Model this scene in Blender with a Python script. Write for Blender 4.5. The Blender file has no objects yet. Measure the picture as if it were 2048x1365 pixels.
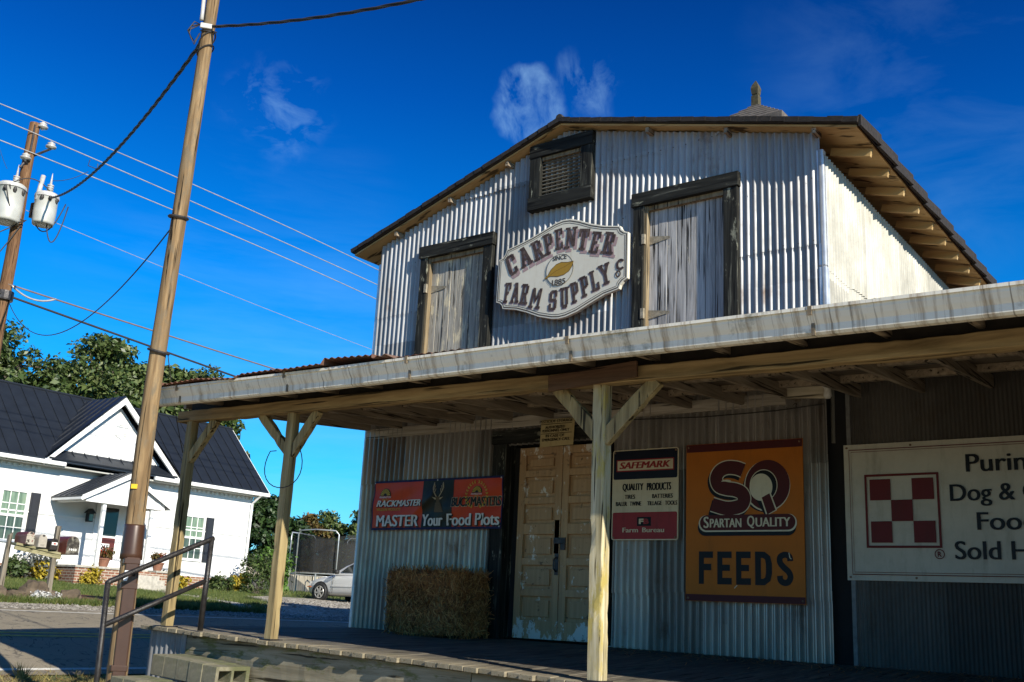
import bpy, math, random
import numpy as np
from mathutils import Vector, Matrix
random.seed(7); RNG = np.random.default_rng(11)
SC = bpy.context.scene; COL = SC.collection

# ------------------------------------------------------------------ camera
EYE = Vector((0.0, 0.0, 1.6))
cam = bpy.data.cameras.new('camera'); cam_o = bpy.data.objects.new('camera', cam); COL.objects.link(cam_o)
cam.sensor_width = 36.0; cam.lens = 36.91; cam.clip_end = 3000; cam.clip_start = 0.05
R_ = Vector((0.80007, 0.59796, 0.04826)); U_ = Vector((0.1147, -0.23144, 0.96606)); F_ = Vector((-0.58884, 0.76739, 0.25376))
M_ = Matrix((R_, U_, -F_)).transposed().to_4x4(); M_.translation = EYE
cam_o.matrix_world = M_
SC.camera = cam_o
# ------------------------------------------------------------------ light
SUN = Vector((1.0, -0.25, 0.52)).normalized()
EL = math.asin(SUN.z); AZ = math.atan2(SUN.x, SUN.y)
sl = bpy.data.lights.new('sun', 'SUN'); sl.energy = 5.0; sl.angle = math.radians(0.5); sl.color = (1.0, 0.93, 0.80)
so = bpy.data.objects.new('sun', sl); COL.objects.link(so); so.location = (30, -12, 30)
so.rotation_euler = SUN.to_track_quat('Z', 'Y').to_euler()
SC.view_settings.view_transform = 'Standard'; SC.view_settings.look = 'None'
SC.view_settings.exposure = 0.58; SC.view_settings.gamma = 1.0
SC.view_settings.use_curve_mapping = False

class NT:
    """small node-tree helper"""
    def __init__(s, tree): s.t = tree; tree.nodes.clear()
    def n(s, typ, **kw):
        nd = s.t.nodes.new(typ)
        for k, v in kw.items(): setattr(nd, k, v)
        return nd
    def put(s, nd, key, val):
        if val is None: return
        if isinstance(val, bpy.types.NodeSocket): s.t.links.new(val, nd.inputs[key])
        else:
            if isinstance(val, tuple) and len(val) == 3 and nd.inputs[key].type == 'RGBA': val = val + (1,)
            nd.inputs[key].default_value = val
    def coord(s, kind='Object'): return s.n('ShaderNodeTexCoord').outputs[kind]
    def mapv(s, vec, scale=(1, 1, 1), rot=(0, 0, 0), loc=(0, 0, 0)):
        m = s.n('ShaderNodeMapping'); s.put(m, 'Vector', vec)
        m.inputs['Scale'].default_value = scale; m.inputs['Rotation'].default_value = rot; m.inputs['Location'].default_value = loc
        return m.outputs[0]
    def noise(s, vec, scale=5, detail=4, rough=.55, dist=0):
        m = s.n('ShaderNodeTexNoise'); s.put(m, 'Vector', vec)
        m.inputs['Scale'].default_value = scale; m.inputs['Detail'].default_value = detail
        m.inputs['Roughness'].default_value = rough; m.inputs['Distortion'].default_value = dist
        return m.outputs['Fac']
    def ramp(s, fac, stops, interp='LINEAR'):
        m = s.n('ShaderNodeValToRGB'); s.put(m, 'Fac', fac); cr = m.color_ramp; cr.interpolation = interp
        while len(cr.elements) > 1: cr.elements.remove(cr.elements[-1])
        first = True
        for p, c in stops:
            e = cr.elements[0] if first else cr.elements.new(p)
            e.position = p; first = False
            if not isinstance(c, tuple): c = (c, c, c)
            e.color = c + (1,) if len(c) == 3 else c
        return m.outputs['Color']
    def mix(s, fac, a, b, blend='MIX'):
        m = s.n('ShaderNodeMix'); m.data_type = 'RGBA'; m.blend_type = blend
        for i, v in ((0, fac), (6, a), (7, b)):
            if isinstance(v, bpy.types.NodeSocket): s.t.links.new(v, m.inputs[i])
            else: m.inputs[i].default_value = (v + (1,) if isinstance(v, tuple) and len(v) == 3 else v)
        return m.outputs[2]
    def math(s, op, a, b=None, clamp=False):
        m = s.n('ShaderNodeMath'); m.operation = op; m.use_clamp = clamp
        s.put(m, 0, a); s.put(m, 1, b)
        return m.outputs[0]
    def sep(s, vec):
        m = s.n('ShaderNodeSeparateXYZ'); s.put(m, 0, vec); return m.outputs
    def comb(s, x, y, z):
        m = s.n('ShaderNodeCombineXYZ'); s.put(m, 0, x); s.put(m, 1, y); s.put(m, 2, z); return m.outputs[0]
    def bump(s, h, strength=.3, dist=.01):
        m = s.n('ShaderNodeBump'); s.put(m, 'Height', h); m.inputs['Strength'].default_value = strength
        m.inputs['Distance'].default_value = dist; return m.outputs[0]
    def out(s, base, rough=.7, metal=0.0, normal=None, alpha=None, spec=None, trans=None):
        p = s.n('ShaderNodeBsdfPrincipled'); o = s.n('ShaderNodeOutputMaterial')
        s.put(p, 'Base Color', base); s.put(p, 'Roughness', rough); s.put(p, 'Metallic', metal)
        if normal is not None: s.put(p, 'Normal', normal)
        if alpha is not None: s.put(p, 'Alpha', alpha)
        if spec is not None: s.put(p, 'Specular IOR Level', spec)
        s.t.links.new(p.outputs[0], o.inputs[0]); return p

# ------------------------------------------------------------------ sky
W = bpy.data.worlds.new('World'); SC.world = W; W.use_nodes = True
w = NT(W.node_tree)
sky = w.n('ShaderNodeTexSky'); sky.sky_type = 'NISHITA'; sky.sun_disc = False
sky.sun_elevation = EL; sky.sun_rotation = AZ; sky.altitude = 300; sky.air_density = 1.0; sky.dust_density = 0.3; sky.ozone_density = 2.5
hs = w.n('ShaderNodeHueSaturation'); w.put(hs, 'Color', sky.outputs[0]); hs.inputs['Saturation'].default_value = 1.25; hs.inputs['Value'].default_value = 1.0; hs.inputs['Hue'].default_value = 0.497
gen = w.coord('Generated')
wn_ = w.n('ShaderNodeTexNoise'); w.put(wn_, 'Vector', gen); wn_.inputs['Scale'].default_value = 16; wn_.inputs['Detail'].default_value = 5
va = w.n('ShaderNodeVectorMath'); va.operation = 'MULTIPLY_ADD'; w.put(va, 0, wn_.outputs['Color']); va.inputs[1].default_value = (.07, .07, .07); w.put(va, 2, gen)
vb = w.n('ShaderNodeVectorMath'); vb.operation = 'SUBTRACT'; w.put(vb, 0, va.outputs[0]); vb.inputs[1].default_value = (.035, .035, .035)
vn = w.n('ShaderNodeVectorMath'); vn.operation = 'NORMALIZE'; w.put(vn, 0, vb.outputs[0]); gwarp = vn.outputs[0]
def cloud(d, cos0, cos1, stretch, scale, lo, hi, amount):
    vm = w.n('ShaderNodeVectorMath'); vm.operation = 'DOT_PRODUCT'; w.put(vm, 0, gwarp); vm.inputs[1].default_value = d
    mr = w.n('ShaderNodeMapRange'); mr.interpolation_type = 'SMOOTHSTEP'; w.put(mr, 'Value', vm.outputs['Value'])
    mr.inputs['From Min'].default_value = cos0; mr.inputs['From Max'].default_value = cos1
    nz = w.noise(w.mapv(gen, stretch, rot=(0.2, 0.5, 0.3)), scale, 7, .6, .45)
    f = w.ramp(nz, [(lo, 0.0), (hi, 1.0)])
    return w.math('MULTIPLY', w.math('MULTIPLY', f, mr.outputs[0]), amount)
def ca(deg): return math.cos(math.radians(deg))
cl = [cloud((-0.705, .557, .438), ca(3.6), ca(0.0), (1, 1, 1.6), 24, .45, .85, .38),
      cloud((-0.542, .705, .458), ca(1.8), ca(0.0), (1.5, 1, .8), 24, .42, .85, .46),
      cloud((-0.49, .73, .476), ca(2.3), ca(0.1), (2.0, 1, 1), 20, .46, .80, .40),
      cloud((-0.215, .868, .448), ca(11), ca(1), (1, 1, 2.5), 8, .44, .95, .10),
      cloud((-0.76, .60, .235), ca(14), ca(1), (.6, .6, 4), 6, .42, .95, .14),
      cloud((-0.735, .66, .12), ca(14), ca(1), (.5, .5, 5), 6, .36, .90, .24)]
acc = cl[0]
for c in cl[1:]: acc = w.math('ADD', acc, c, True)
elev = w.sep(gen)[2]
tint = w.mix(1.0, hs.outputs[0], w.ramp(elev, [(0.0, (.72, 1.22, 1.66)), (.13, (.14, 1.36, 2.0)), (.30, (.02, 1.22, 2.1)), (.46, (.01, .68, 1.55)), (.56, (.02, .46, 1.15)), (.72, (.75, .78, .95))]), 'MULTIPLY')
skyc = w.mix(acc, tint, (6.0, 10.5, 14.5))
bg = w.n('ShaderNodeBackground'); w.put(bg, 'Color', skyc); bg.inputs['Strength'].default_value = 0.058
wo = w.n('ShaderNodeOutputWorld'); w.t.links.new(bg.outputs[0], wo.inputs[0])

# ------------------------------------------------------------------ mesh helpers
class MB:
    def __init__(s): s.v = []; s.f = []; s.m = []
    def mark(s): s.m.append((len(s.v), len(s.f)))
    def add(s, vs, fs):
        k = len(s.v); s.v += [tuple(p) for p in vs]; s.f += [tuple(i + k for i in f) for f in fs]; return s
    def box(s, x0, x1, y0, y1, z0, z1):
        return s.add([(x0, y0, z0), (x1, y0, z0), (x1, y1, z0), (x0, y1, z0), (x0, y0, z1), (x1, y0, z1), (x1, y1, z1), (x0, y1, z1)],
                     [(0, 3, 2, 1), (4, 5, 6, 7), (0, 1, 5, 4), (1, 2, 6, 5), (2, 3, 7, 6), (3, 0, 4, 7)])
    def hexa(s, p):   # 8 points, bottom ring then top ring
        return s.add(p, [(0, 3, 2, 1), (4, 5, 6, 7), (0, 1, 5, 4), (1, 2, 6, 5), (2, 3, 7, 6), (3, 0, 4, 7)])
    def beam(s, p0, p1, wd, ht, up=(0, 0, 1)):
        p0 = Vector(p0); p1 = Vector(p1); d = (p1 - p0).normalized(); a = d.cross(Vector(up)).normalized() * wd / 2; b = a.cross(d).normalized() * ht / 2
        return s.hexa([p0 - a - b, p0 + a - b, p1 + a - b, p1 - a - b, p0 - a + b, p0 + a + b, p1 + a + b, p1 - a + b])
    def timber(s, p0, p1, wd, ht, up=(0, 0, 1), amp=.004, seg=None, seed=0):
        from mathutils import noise
        p0 = Vector(p0); p1 = Vector(p1); L = (p1 - p0).length; d = (p1 - p0) / L
        a = d.cross(Vector(up)).normalized(); b = a.cross(d).normalized(); n = seg or max(6, int(L / .07)); ch = .10
        ring = [(-1, -1 + ch), (-1, 0), (-1, 1 - ch), (-1 + ch, 1), (0, 1), (1 - ch, 1), (1, 1 - ch), (1, 0), (1, -1 + ch), (1 - ch, -1), (0, -1), (-1 + ch, -1)]
        m = len(ring); vs = []; fs = []
        for i in range(n + 1):
            p = p0 + d * (L * i / n); q = p + Vector((seed * 3.7, seed * 1.3, 0))
            off = (a * noise.noise(q * 1.1) + b * noise.noise(q * 1.1 + Vector((9, 3, 1)))) * amp * 1.6
            for u, v in ring:
                w_ = p + a * u * wd / 2 + b * v * ht / 2; c_ = abs(u) > .5 and abs(v) > .5
                k = noise.noise(w_ * 9 + Vector((seed, 0, 0))) * amp; chip = max(0, noise.noise(w_ * 5 + Vector((0, seed * 2.1, 7))) - .25) * (.022 if c_ else 0)
                vs.append(w_ + off + (a * u + b * v) * (k - chip))
        for i in range(n):
            for k in range(m): fs.append((i * m + k, i * m + (k + 1) % m, (i + 1) * m + (k + 1) % m, (i + 1) * m + k))
        fs.append(tuple(range(m))); fs.append(tuple(n * m + k for k in reversed(range(m))))
        return s.add(vs, fs)
    def quad(s, a, b, c, d): return s.add([a, b, c, d], [(0, 1, 2, 3)])
    def tube(s, pts, r, n=6, caps=True):
        pts = [Vector(p) for p in pts]; m = len(pts); rs = r if isinstance(r, (list, tuple)) else [r] * m
        vs = []; fs = []; up = None
        for i, p in enumerate(pts):
            d = (pts[min(i + 1, m - 1)] - pts[max(i - 1, 0)]).normalized()
            if up is None: up = Vector((0, 0, 1)) if abs(d.z) < .9 else Vector((1, 0, 0))
            a = d.cross(up)
            if a.length < 1e-4: a = d.cross(Vector((0, 1, 0)))
            a.normalize(); b = a.cross(d).normalized(); up = b
            for k in range(n):
                t = 2 * math.pi * k / n; vs.append(p + (a * math.cos(t) + b * math.sin(t)) * rs[i])
        for i in range(m - 1):
            for k in range(n):
                k2 = (k + 1) % n; fs.append((i * n + k, i * n + k2, (i + 1) * n + k2, (i + 1) * n + k))
        if caps: fs.append(tuple(range(n))); fs.append(tuple((m - 1) * n + k for k in reversed(range(n))))
        return s.add(vs, fs)
    def lathe(s, prof, c, n=16, axis='Z'):
        vs = []; fs = []
        for r, z in prof:
            for k in range(n):
                t = 2 * math.pi * k / n; u, v = r * math.cos(t), r * math.sin(t)
                q = {'Z': (u, v, z), 'X': (z, u, v), 'Y': (v, z, u)}[axis]
                vs.append((c[0] + q[0], c[1] + q[1], c[2] + q[2]))
        m = len(prof)
        for i in range(m - 1):
            for k in range(n):
                k2 = (k + 1) % n; fs.append((i * n + k, i * n + k2, (i + 1) * n + k2, (i + 1) * n + k))
        fs.append(tuple(reversed(range(n)))); fs.append(tuple((m - 1) * n + k for k in range(n)))
        return s.add(vs, fs)
    def prism(s, poly, a0, a1, plane='XZ'):
        def P(u, v, a): return {'XZ': (u, a, v), 'YZ': (a, u, v), 'XY': (u, v, a)}[plane]
        n = len(poly); vs = [P(u, v, a0) for u, v in poly] + [P(u, v, a1) for u, v in poly]
        return s.add(vs, [tuple(range(n)), tuple(reversed(range(n, 2 * n)))] + [(i, i + n, (i + 1) % n + n, (i + 1) % n) for i in range(n)])
    def flat(s, poly, y):     # polygon in the wall plane (x,z), facing -Y
        return s.add([(u, y, v) for u, v in poly], [tuple(range(len(poly)))])
    def rect(s, x0, x1, z0, z1, y): s.mark(); return s.flat([(x0, z0), (x1, z0), (x1, z1), (x0, z1)], y)
    def disc(s, cx, cz, rx, rz, y, n=40, a0=0, a1=360):
        pts = [(cx + rx * math.cos(math.radians(a0 + (a1 - a0) * k / n)), cz + rz * math.sin(math.radians(a0 + (a1 - a0) * k / n))) for k in range(n if a1 - a0 >= 360 else n + 1)]
        return s.flat(pts, y)
    def strip(s, pts, hw, y, closed=False):   # thick line in the wall plane
        n = len(pts); L = []; Rr = []; s.mark()
        for i in range(n):
            a = pts[(i - 1) % n] if closed or i > 0 else pts[i]; b = pts[(i + 1) % n] if closed or i < n - 1 else pts[i]
            dx, dz = b[0] - a[0], b[1] - a[1]; l = math.hypot(dx, dz) or 1; nx, nz = -dz / l, dx / l
            L.append((pts[i][0] + nx * hw, pts[i][1] + nz * hw)); Rr.append((pts[i][0] - nx * hw, pts[i][1] - nz * hw))
        for i in range(n if closed else n - 1):
            j = (i + 1) % n; s.flat([Rr[i], Rr[j], L[j], L[i]], y)
        return s
    def build_split(s, name, mat, parent=None):     # one object per word, line or bar
        ms = [q for q in s.m if q[1] < len(s.f)]; ms[0] = (0, 0); ends = ms[1:] + [(len(s.v), len(s.f))]
        for (v0, f0), (v1, f1) in zip(ms, ends):
            if f1 > f0:
                b = MB(); b.v = s.v[v0:v1]; b.f = [tuple(i - v0 for i in f) for f in s.f[f0:f1]]; b.build(name, mat, parent)
    def build(s, name, mat, parent=None, origin=None, smooth=False, bevel=0.0, fix=True):
        o = Vector(parent_world(parent)) if parent else (Vector(origin) if origin else Vector((0, 0, 0)))
        me = bpy.data.meshes.new(name); me.from_pydata([tuple(Vector(p) - o) for p in s.v], [], s.f)
        if fix:
            import bmesh
            bm = bmesh.new(); bm.from_mesh(me); bmesh.ops.recalc_face_normals(bm, faces=bm.faces); bm.to_mesh(me); bm.free()
        if smooth: me.polygons.foreach_set('use_smooth', [True] * len(me.polygons))
        if mat: me.materials.append(mat)
        ob = bpy.data.objects.new(name, me); COL.objects.link(ob)
        if parent: ob.parent = parent
        else: ob.location = o
        if bevel:
            b = ob.modifiers.new('bevel', 'BEVEL'); b.width = bevel; b.segments = 2; b.limit_method = 'ANGLE'; b.angle_limit = math.radians(50)
        return ob
def parent_world(p):
    v = Vector((0, 0, 0))
    while p: v = v + Vector(p.location); p = p.parent
    return v
def tag(o, label=None, cat=None, group=None, kind=None):
    if label: o['label'] = label
    if cat: o['category'] = cat
    if group: o['group'] = group
    if kind: o['kind'] = kind
    return o
def thing(name, label, cat, loc, group=None):
    o = bpy.data.objects.new(name, None); COL.objects.link(o); o.location = loc; o.empty_display_size = .2
    return tag(o, label, cat, group)
def copy_tree(o, parent=None):
    c = o.copy(); COL.objects.link(c)
    if parent: c.parent = parent
    for ch in list(o.children): copy_tree(ch, c)
    return c
def fast_mesh(name, V, Fq, mat, parent=None, origin=(0, 0, 0), k=4):
    """numpy mesh of n-gons of k corners each"""
    o = np.array(parent_world(parent) if parent else origin, float)
    V = np.asarray(V, np.float32) - o.astype(np.float32); nf = len(Fq)
    me = bpy.data.meshes.new(name); me.vertices.add(len(V)); me.vertices.foreach_set('co', V.ravel())
    me.loops.add(nf * k); me.loops.foreach_set('vertex_index', np.asarray(Fq, np.int32).ravel())
    me.polygons.add(nf); me.polygons.foreach_set('loop_start', np.arange(0, nf * k, k, dtype=np.int32))
    try: me.polygons.foreach_set('loop_total', np.full(nf, k, np.int32))
    except Exception: pass
    me.update(calc_edges=True); me.validate()
    me.materials.append(mat)
    ob = bpy.data.objects.new(name, me); COL.objects.link(ob)
    if parent: ob.parent = parent
    else: ob.location = origin
    return ob

# ------------------------------------------------------------------ materials
def mat(name):
    m = bpy.data.materials.new(name); m.use_nodes = True; return m, NT(m.node_tree)
def m_plain(name, col, rough=.7, metal=0., var=.25, scale=6., bump=0., spec=None, streak=None):
    m, t = mat(name); c = t.coord()
    nz = t.noise(t.mapv(c, streak or (1, 1, 1)), scale, 5)
    lo = tuple(x * (1 - var) for x in col); hi = tuple(min(1, x * (1 + var)) for x in col)
    b = t.ramp(nz, [(.3, lo), (.7, hi)])
    nrm = t.bump(t.noise(c, scale * 6, 4), bump, .01) if bump else None
    t.out(b, rough, metal, nrm, spec=spec); return m
def m_wood(name, cols, axis='Z', across=28, rough=.8, bump=.5, worn=None, worn_lo=.55, worn_hi=.62, spec=.22):
    """grain stretched along an axis; optional second coat showing in patches"""
    m, t = mat(name); c = t.coord()
    oi = t.n('ShaderNodeObjectInfo')
    vm = t.n('ShaderNodeVectorMath'); vm.operation = 'ADD'; t.put(vm, 0, c)
    t.put(vm, 1, t.comb(t.math('MULTIPLY', oi.outputs['Random'], 13.), t.math('MULTIPLY', oi.outputs['Random'], 7.), t.math('MULTIPLY', oi.outputs['Random'], 17.)))
    c = vm.outputs[0]
    sc = {'X': (.06, 1, 1), 'Y': (1, .06, 1), 'Z': (1, 1, .06)}[axis]
    g = t.noise(t.mapv(c, sc), across, 6, .65, .6)
    big = t.noise(t.mapv(c, tuple(min(1, s * 3) for s in sc)), 3.0, 4)
    n = len(cols); b = t.ramp(g, [(.26 + .48 * i / (n - 1), cols[i]) for i in range(n)])
    b = t.mix(t.ramp(big, [(.35, .0), (.7, .45)]), b, tuple(x * .55 for x in cols[0]))
    crack = t.ramp(t.noise(t.mapv(c, tuple(s * .6 if s < 1 else s for s in sc)), across * 1.7, 3, .5), [(.35, 0.0), (.41, 1.0)])
    b = t.mix(crack, tuple(x * .25 for x in cols[0]), b)
    kv = t.n('ShaderNodeTexVoronoi'); t.put(kv, 'Vector', t.mapv(c, tuple(s * 5 if s < 1 else s * 2.2 for s in sc))); kv.inputs['Scale'].default_value = 2.4
    b = t.mix(t.ramp(kv.outputs['Distance'], [(.03, .9), (.085, 0.0)]), b, tuple(x * .35 for x in cols[0]))
    if worn:
        p = t.noise(t.mapv(c, tuple(min(1, s * 5) for s in sc)), 9, 6, .7)
        b = t.mix(t.ramp(p, [(worn_lo, 0.0), (worn_hi, 1.0)]), b, worn)
    t.out(b, rough, 0, t.bump(t.mix(.4, g, crack), bump, .006), spec=spec); return m
def m_corr(name, base, rust, dark, metal=.55, rough=.42, sheet=.6, axis=0, rust_lo=.62):
    m, t = mat(name); c = t.coord('Object'); s = t.sep(c)
    ux = s[axis]
    cell = t.math('FLOOR', t.math('DIVIDE', ux, sheet))
    zc = t.math('FLOOR', t.math('DIVIDE', s[2], 1.9))
    wn = t.n('ShaderNodeTexWhiteNoise'); wn.noise_dimensions = '2D'; t.put(wn, 'Vector', t.comb(cell, zc, 0.0))
    st = t.noise(t.mapv(c, (4, 4, .35)), 1.6, 6, .6)
    bl = t.noise(c, 2.3, 6, .65)
    tone = t.ramp(wn.outputs['Value'], [(0, tuple(x * .55 for x in base)), (.5, base), (1, tuple(min(1, x * 1.18) for x in base))])
    b = t.mix(t.ramp(st, [(.45, 0.0), (.80, .5)]), tone, dark)
    b = t.mix(t.ramp(t.math('MULTIPLY_ADD', st, .5, None) if False else t.math('ADD', t.math('MULTIPLY', st, .45), t.math('MULTIPLY', bl, .55)), [(rust_lo - .04, 0.0), (rust_lo + .08, .85)]), b, rust)
    spk = t.ramp(t.noise(c, 40, 3), [(.66, 0.0), (.74, .5)])
    b = t.mix(spk, b, dark)
    t.out(b, t.ramp(bl, [(.3, rough - .06), (.7, rough + .22)]), metal, t.bump(t.noise(c, 14, 4), .12, .01)); return m
def m_brick(name, c1, c2, mortar, scale, axes=(1, 2)):
    m, t = mat(name); s = t.sep(t.coord())
    v = t.comb(s[axes[0]], s[axes[1]], 0.0)
    bk = t.n('ShaderNodeTexBrick'); t.put(bk, 'Vector', v); bk.inputs['Scale'].default_value = scale
    t.put(bk, 'Color1', c1); t.put(bk, 'Color2', c2); t.put(bk, 'Mortar', mortar); bk.inputs['Mortar Size'].default_value = .03
    bk.inputs['Brick Width'].default_value = .5; bk.inputs['Row Height'].default_value = .18
    b = t.mix(.5, bk.outputs['Color'], t.ramp(t.noise(t.coord(), 12, 4), [(.3, (.35, .35, .35)), (.7, (1., 1., 1.))]), 'MULTIPLY')
    t.out(b, .85, 0, t.bump(bk.outputs['Fac'], -.4, .01)); return m
def m_leaf(name, c1, c2, c3, rough=.5, scale=1.2):
    m, t = mat(name); c = t.coord()
    g = t.n('ShaderNodeNewGeometry')
    wn = t.n('ShaderNodeTexWhiteNoise'); wn.noise_dimensions = '1D'
    t.put(wn, 'W', g.outputs['Random Per Island'])
    big = t.noise(c, scale, 3)
    b = t.ramp(t.math('ADD', t.math('MULTIPLY', wn.outputs['Value'], .6), t.math('MULTIPLY', big, .4)), [(.2, c1), (.5, c2), (.85, c3)])
    p = t.out(b, rough, 0)
    tr = t.n('ShaderNodeBsdfTranslucent'); t.put(tr, 'Color', b)
    mx = t.n('ShaderNodeMixShader'); mx.inputs[0].default_value = .22
    o = [n for n in t.t.nodes if n.type == 'OUTPUT_MATERIAL'][0]
    t.t.links.new(p.outputs[0], mx.inputs[1]); t.t.links.new(tr.outputs[0], mx.inputs[2]); t.t.links.new(mx.outputs[0], o.inputs[0])
    return m
def m_paint(name, col, dirt=(.10, .085, .06), amt=.45, rough=.55, scale=3.5, spec=.2):
    """sign paint: flat colour with grime and little scuffs"""
    m, t = mat(name); c = t.coord()
    a = t.noise(c, scale, 7, .7); d = t.noise(t.mapv(c, (3, 3, .6)), scale, 6, .7); sp = t.noise(c, 60, 3)
    b = t.mix(t.ramp(a, [(.42, 0.0), (.8, amt)]), col, tuple(x * .4 + y * .6 for x, y in zip(col, dirt)))
    b = t.mix(t.ramp(d, [(.52, 0.0), (.85, amt)]), b, dirt)
    b = t.mix(t.ramp(sp, [(.68, 0.0), (.75, amt * .8)]), b, dirt)
    t.out(b, rough, spec=spec); return m

GALV = m_corr('galvanised_sheet', (.34, .342, .345), (.13, .065, .03), (.085, .082, .078), metal=.25, rough=.45, rust_lo=.60)
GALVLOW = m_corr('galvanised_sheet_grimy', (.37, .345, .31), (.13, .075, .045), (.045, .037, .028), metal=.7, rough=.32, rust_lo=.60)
GALVSIDE = m_corr('galvanised_sheet_side', (.36, .35, .30), (.18, .125, .07), (.15, .14, .11), metal=.15, rough=.5, axis=1, rust_lo=.66)
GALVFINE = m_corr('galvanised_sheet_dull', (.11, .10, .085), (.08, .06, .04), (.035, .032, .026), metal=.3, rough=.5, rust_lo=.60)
TIN = m_corr('rusted_roof_tin', (.13, .10, .085), (.15, .055, .026), (.04, .03, .024), metal=.1, rough=.8, rust_lo=.44)
FLASH = m_plain('flashing_metal', (.62, .64, .66), .4, .4, .2, 9)
BLACKWOOD = m_wood('charred_trim_wood', [(.006, .006, .005), (.012, .012, .010), (.030, .030, .025), (.24, .24, .19)], 'Z', 20, worn=(.24, .24, .18), worn_lo=.60, worn_hi=.66)
BLACKWOODX = m_wood('charred_trim_wood_level', [(.006, .006, .005), (.012, .012, .010), (.028, .028, .023), (.16, .16, .13)], 'X', 18, worn=(.20, .20, .15), worn_lo=.62, worn_hi=.68)
GREYWOOD = m_wood('silvered_plank', [(.10, .095, .09), (.44, .43, .42), (.74, .72, .69)], 'Z', 22, worn=(.60, .54, .42), worn_lo=.62, worn_hi=.70)
CREAMWOOD = m_wood('cream_trim_board', [(.14, .10, .055), (.26, .20, .12), (.36, .30, .20)], 'Z', 26, worn=(.2, .13, .06), worn_lo=.6, worn_hi=.66)
POSTWOOD = m_wood('post_timber', [(.11, .08, .04), (.32, .245, .12), (.50, .40, .21)], 'Z', 15)
POSTPALE = m_wood('post_timber_whitewashed', [(.22, .18, .09), (.52, .45, .28), (.68, .62, .45)], 'Z', 18, worn=(.40, .32, .10), worn_lo=.52, worn_hi=.62)
BEAMWOOD = m_wood('beam_timber', [(.13, .09, .04), (.30, .21, .10), (.46, .34, .17)], 'X', 14)
RAFTERWOOD = m_wood('rafter_timber', [(.17, .13, .09), (.34, .27, .19), (.52, .43, .31)], 'Y', 18)
CEILWOOD = m_wood('roof_sheathing', [(.11, .085, .06), (.20, .155, .11), (.30, .24, .18)], 'X', 16)
LEDGER = m_wood('ledger_board', [(.22, .19, .15), (.42, .37, .30), (.56, .50, .42)], 'X', 18)
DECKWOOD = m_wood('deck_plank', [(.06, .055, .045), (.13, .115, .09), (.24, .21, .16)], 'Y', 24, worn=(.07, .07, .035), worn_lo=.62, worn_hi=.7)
def paint_sunlit_edge(m, col, y0, y1):      # sunlight on the deck's open front edge, painted into the board colour
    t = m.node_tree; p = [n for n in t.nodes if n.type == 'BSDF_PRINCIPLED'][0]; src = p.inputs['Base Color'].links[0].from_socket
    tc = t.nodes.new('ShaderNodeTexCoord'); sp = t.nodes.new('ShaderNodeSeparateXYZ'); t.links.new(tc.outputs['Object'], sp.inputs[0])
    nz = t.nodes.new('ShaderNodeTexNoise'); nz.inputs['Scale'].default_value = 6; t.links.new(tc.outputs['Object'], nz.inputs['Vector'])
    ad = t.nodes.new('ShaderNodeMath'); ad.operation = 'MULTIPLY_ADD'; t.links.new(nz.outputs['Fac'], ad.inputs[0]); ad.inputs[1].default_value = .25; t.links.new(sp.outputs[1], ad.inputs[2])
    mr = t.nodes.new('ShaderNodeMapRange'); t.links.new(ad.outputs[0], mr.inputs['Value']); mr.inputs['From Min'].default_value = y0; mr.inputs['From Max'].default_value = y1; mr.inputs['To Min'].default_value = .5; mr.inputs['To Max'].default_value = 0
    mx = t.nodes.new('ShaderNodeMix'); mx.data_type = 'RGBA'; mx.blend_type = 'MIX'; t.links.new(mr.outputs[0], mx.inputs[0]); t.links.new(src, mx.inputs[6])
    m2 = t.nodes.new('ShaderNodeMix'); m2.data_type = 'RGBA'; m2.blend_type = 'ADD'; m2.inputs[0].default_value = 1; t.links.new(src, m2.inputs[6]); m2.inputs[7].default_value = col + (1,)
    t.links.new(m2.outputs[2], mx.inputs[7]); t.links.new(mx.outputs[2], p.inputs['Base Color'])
paint_sunlit_edge(DECKWOOD, (.24, .20, .12), -2.95, -2.6)
SKIRTWOOD = m_wood('skirt_timber', [(.12, .10, .06), (.27, .235, .16), (.42, .38, .28)], 'X', 14, worn=(.13, .13, .05), worn_lo=.54, worn_hi=.62)
SOFFIT = m_wood('soffit_board', [(.34, .22, .09), (.50, .34, .15), (.56, .42, .22)], 'X', 6, bump=.2)
RAKE = m_plain('weathered_roof_edge', (.016, .012, .010), .85, 0, .6, 22, .6)
SHINGLE = m_plain('roof_shingle', (.030, .026, .023), .9, 0, .35, 14, .5)
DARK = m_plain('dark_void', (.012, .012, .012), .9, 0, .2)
m, t = mat('gutter_paint'); c = t.coord()
st = t.noise(t.mapv(c, (7, 1, .35)), 2.2, 6, .65); bl = t.noise(c, 2.2, 6, .7); fine = t.noise(t.mapv(c, (30, 1, 1.2)), 1.6, 4)
b = t.mix(t.ramp(st, [(.51, 0.0), (.70, .85)]), (.74, .70, .60), (.25, .165, .085))
b = t.mix(t.ramp(bl, [(.55, 0.0), (.69, .9)]), b, (.085, .08, .038))
b = t.mix(t.ramp(fine, [(.60, 0.0), (.72, .7)]), b, (.09, .06, .035))
t.out(b, .6, 0, t.bump(bl, .1), spec=.3); GUTTER = m
m, t = mat('double_door_paint'); c = t.coord()
p1 = t.noise(t.mapv(c, (1, 1, .55)), 7, 8, .72); gr = t.noise(t.mapv(c, (30, 30, 1.6)), 1, 5)
z = t.sep(c)[2]
b = t.mix(t.ramp(gr, [(.3, 0.0), (.7, .6)]), (.48, .31, .155), (.28, .17, .08))
low = t.ramp(z, [(.0, .17), (.35, .0)])
b = t.mix(t.ramp(t.math('ADD', p1, low), [(.59, 0.0), (.615, 1.0)]), b, (.66, .63, .55))
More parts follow.
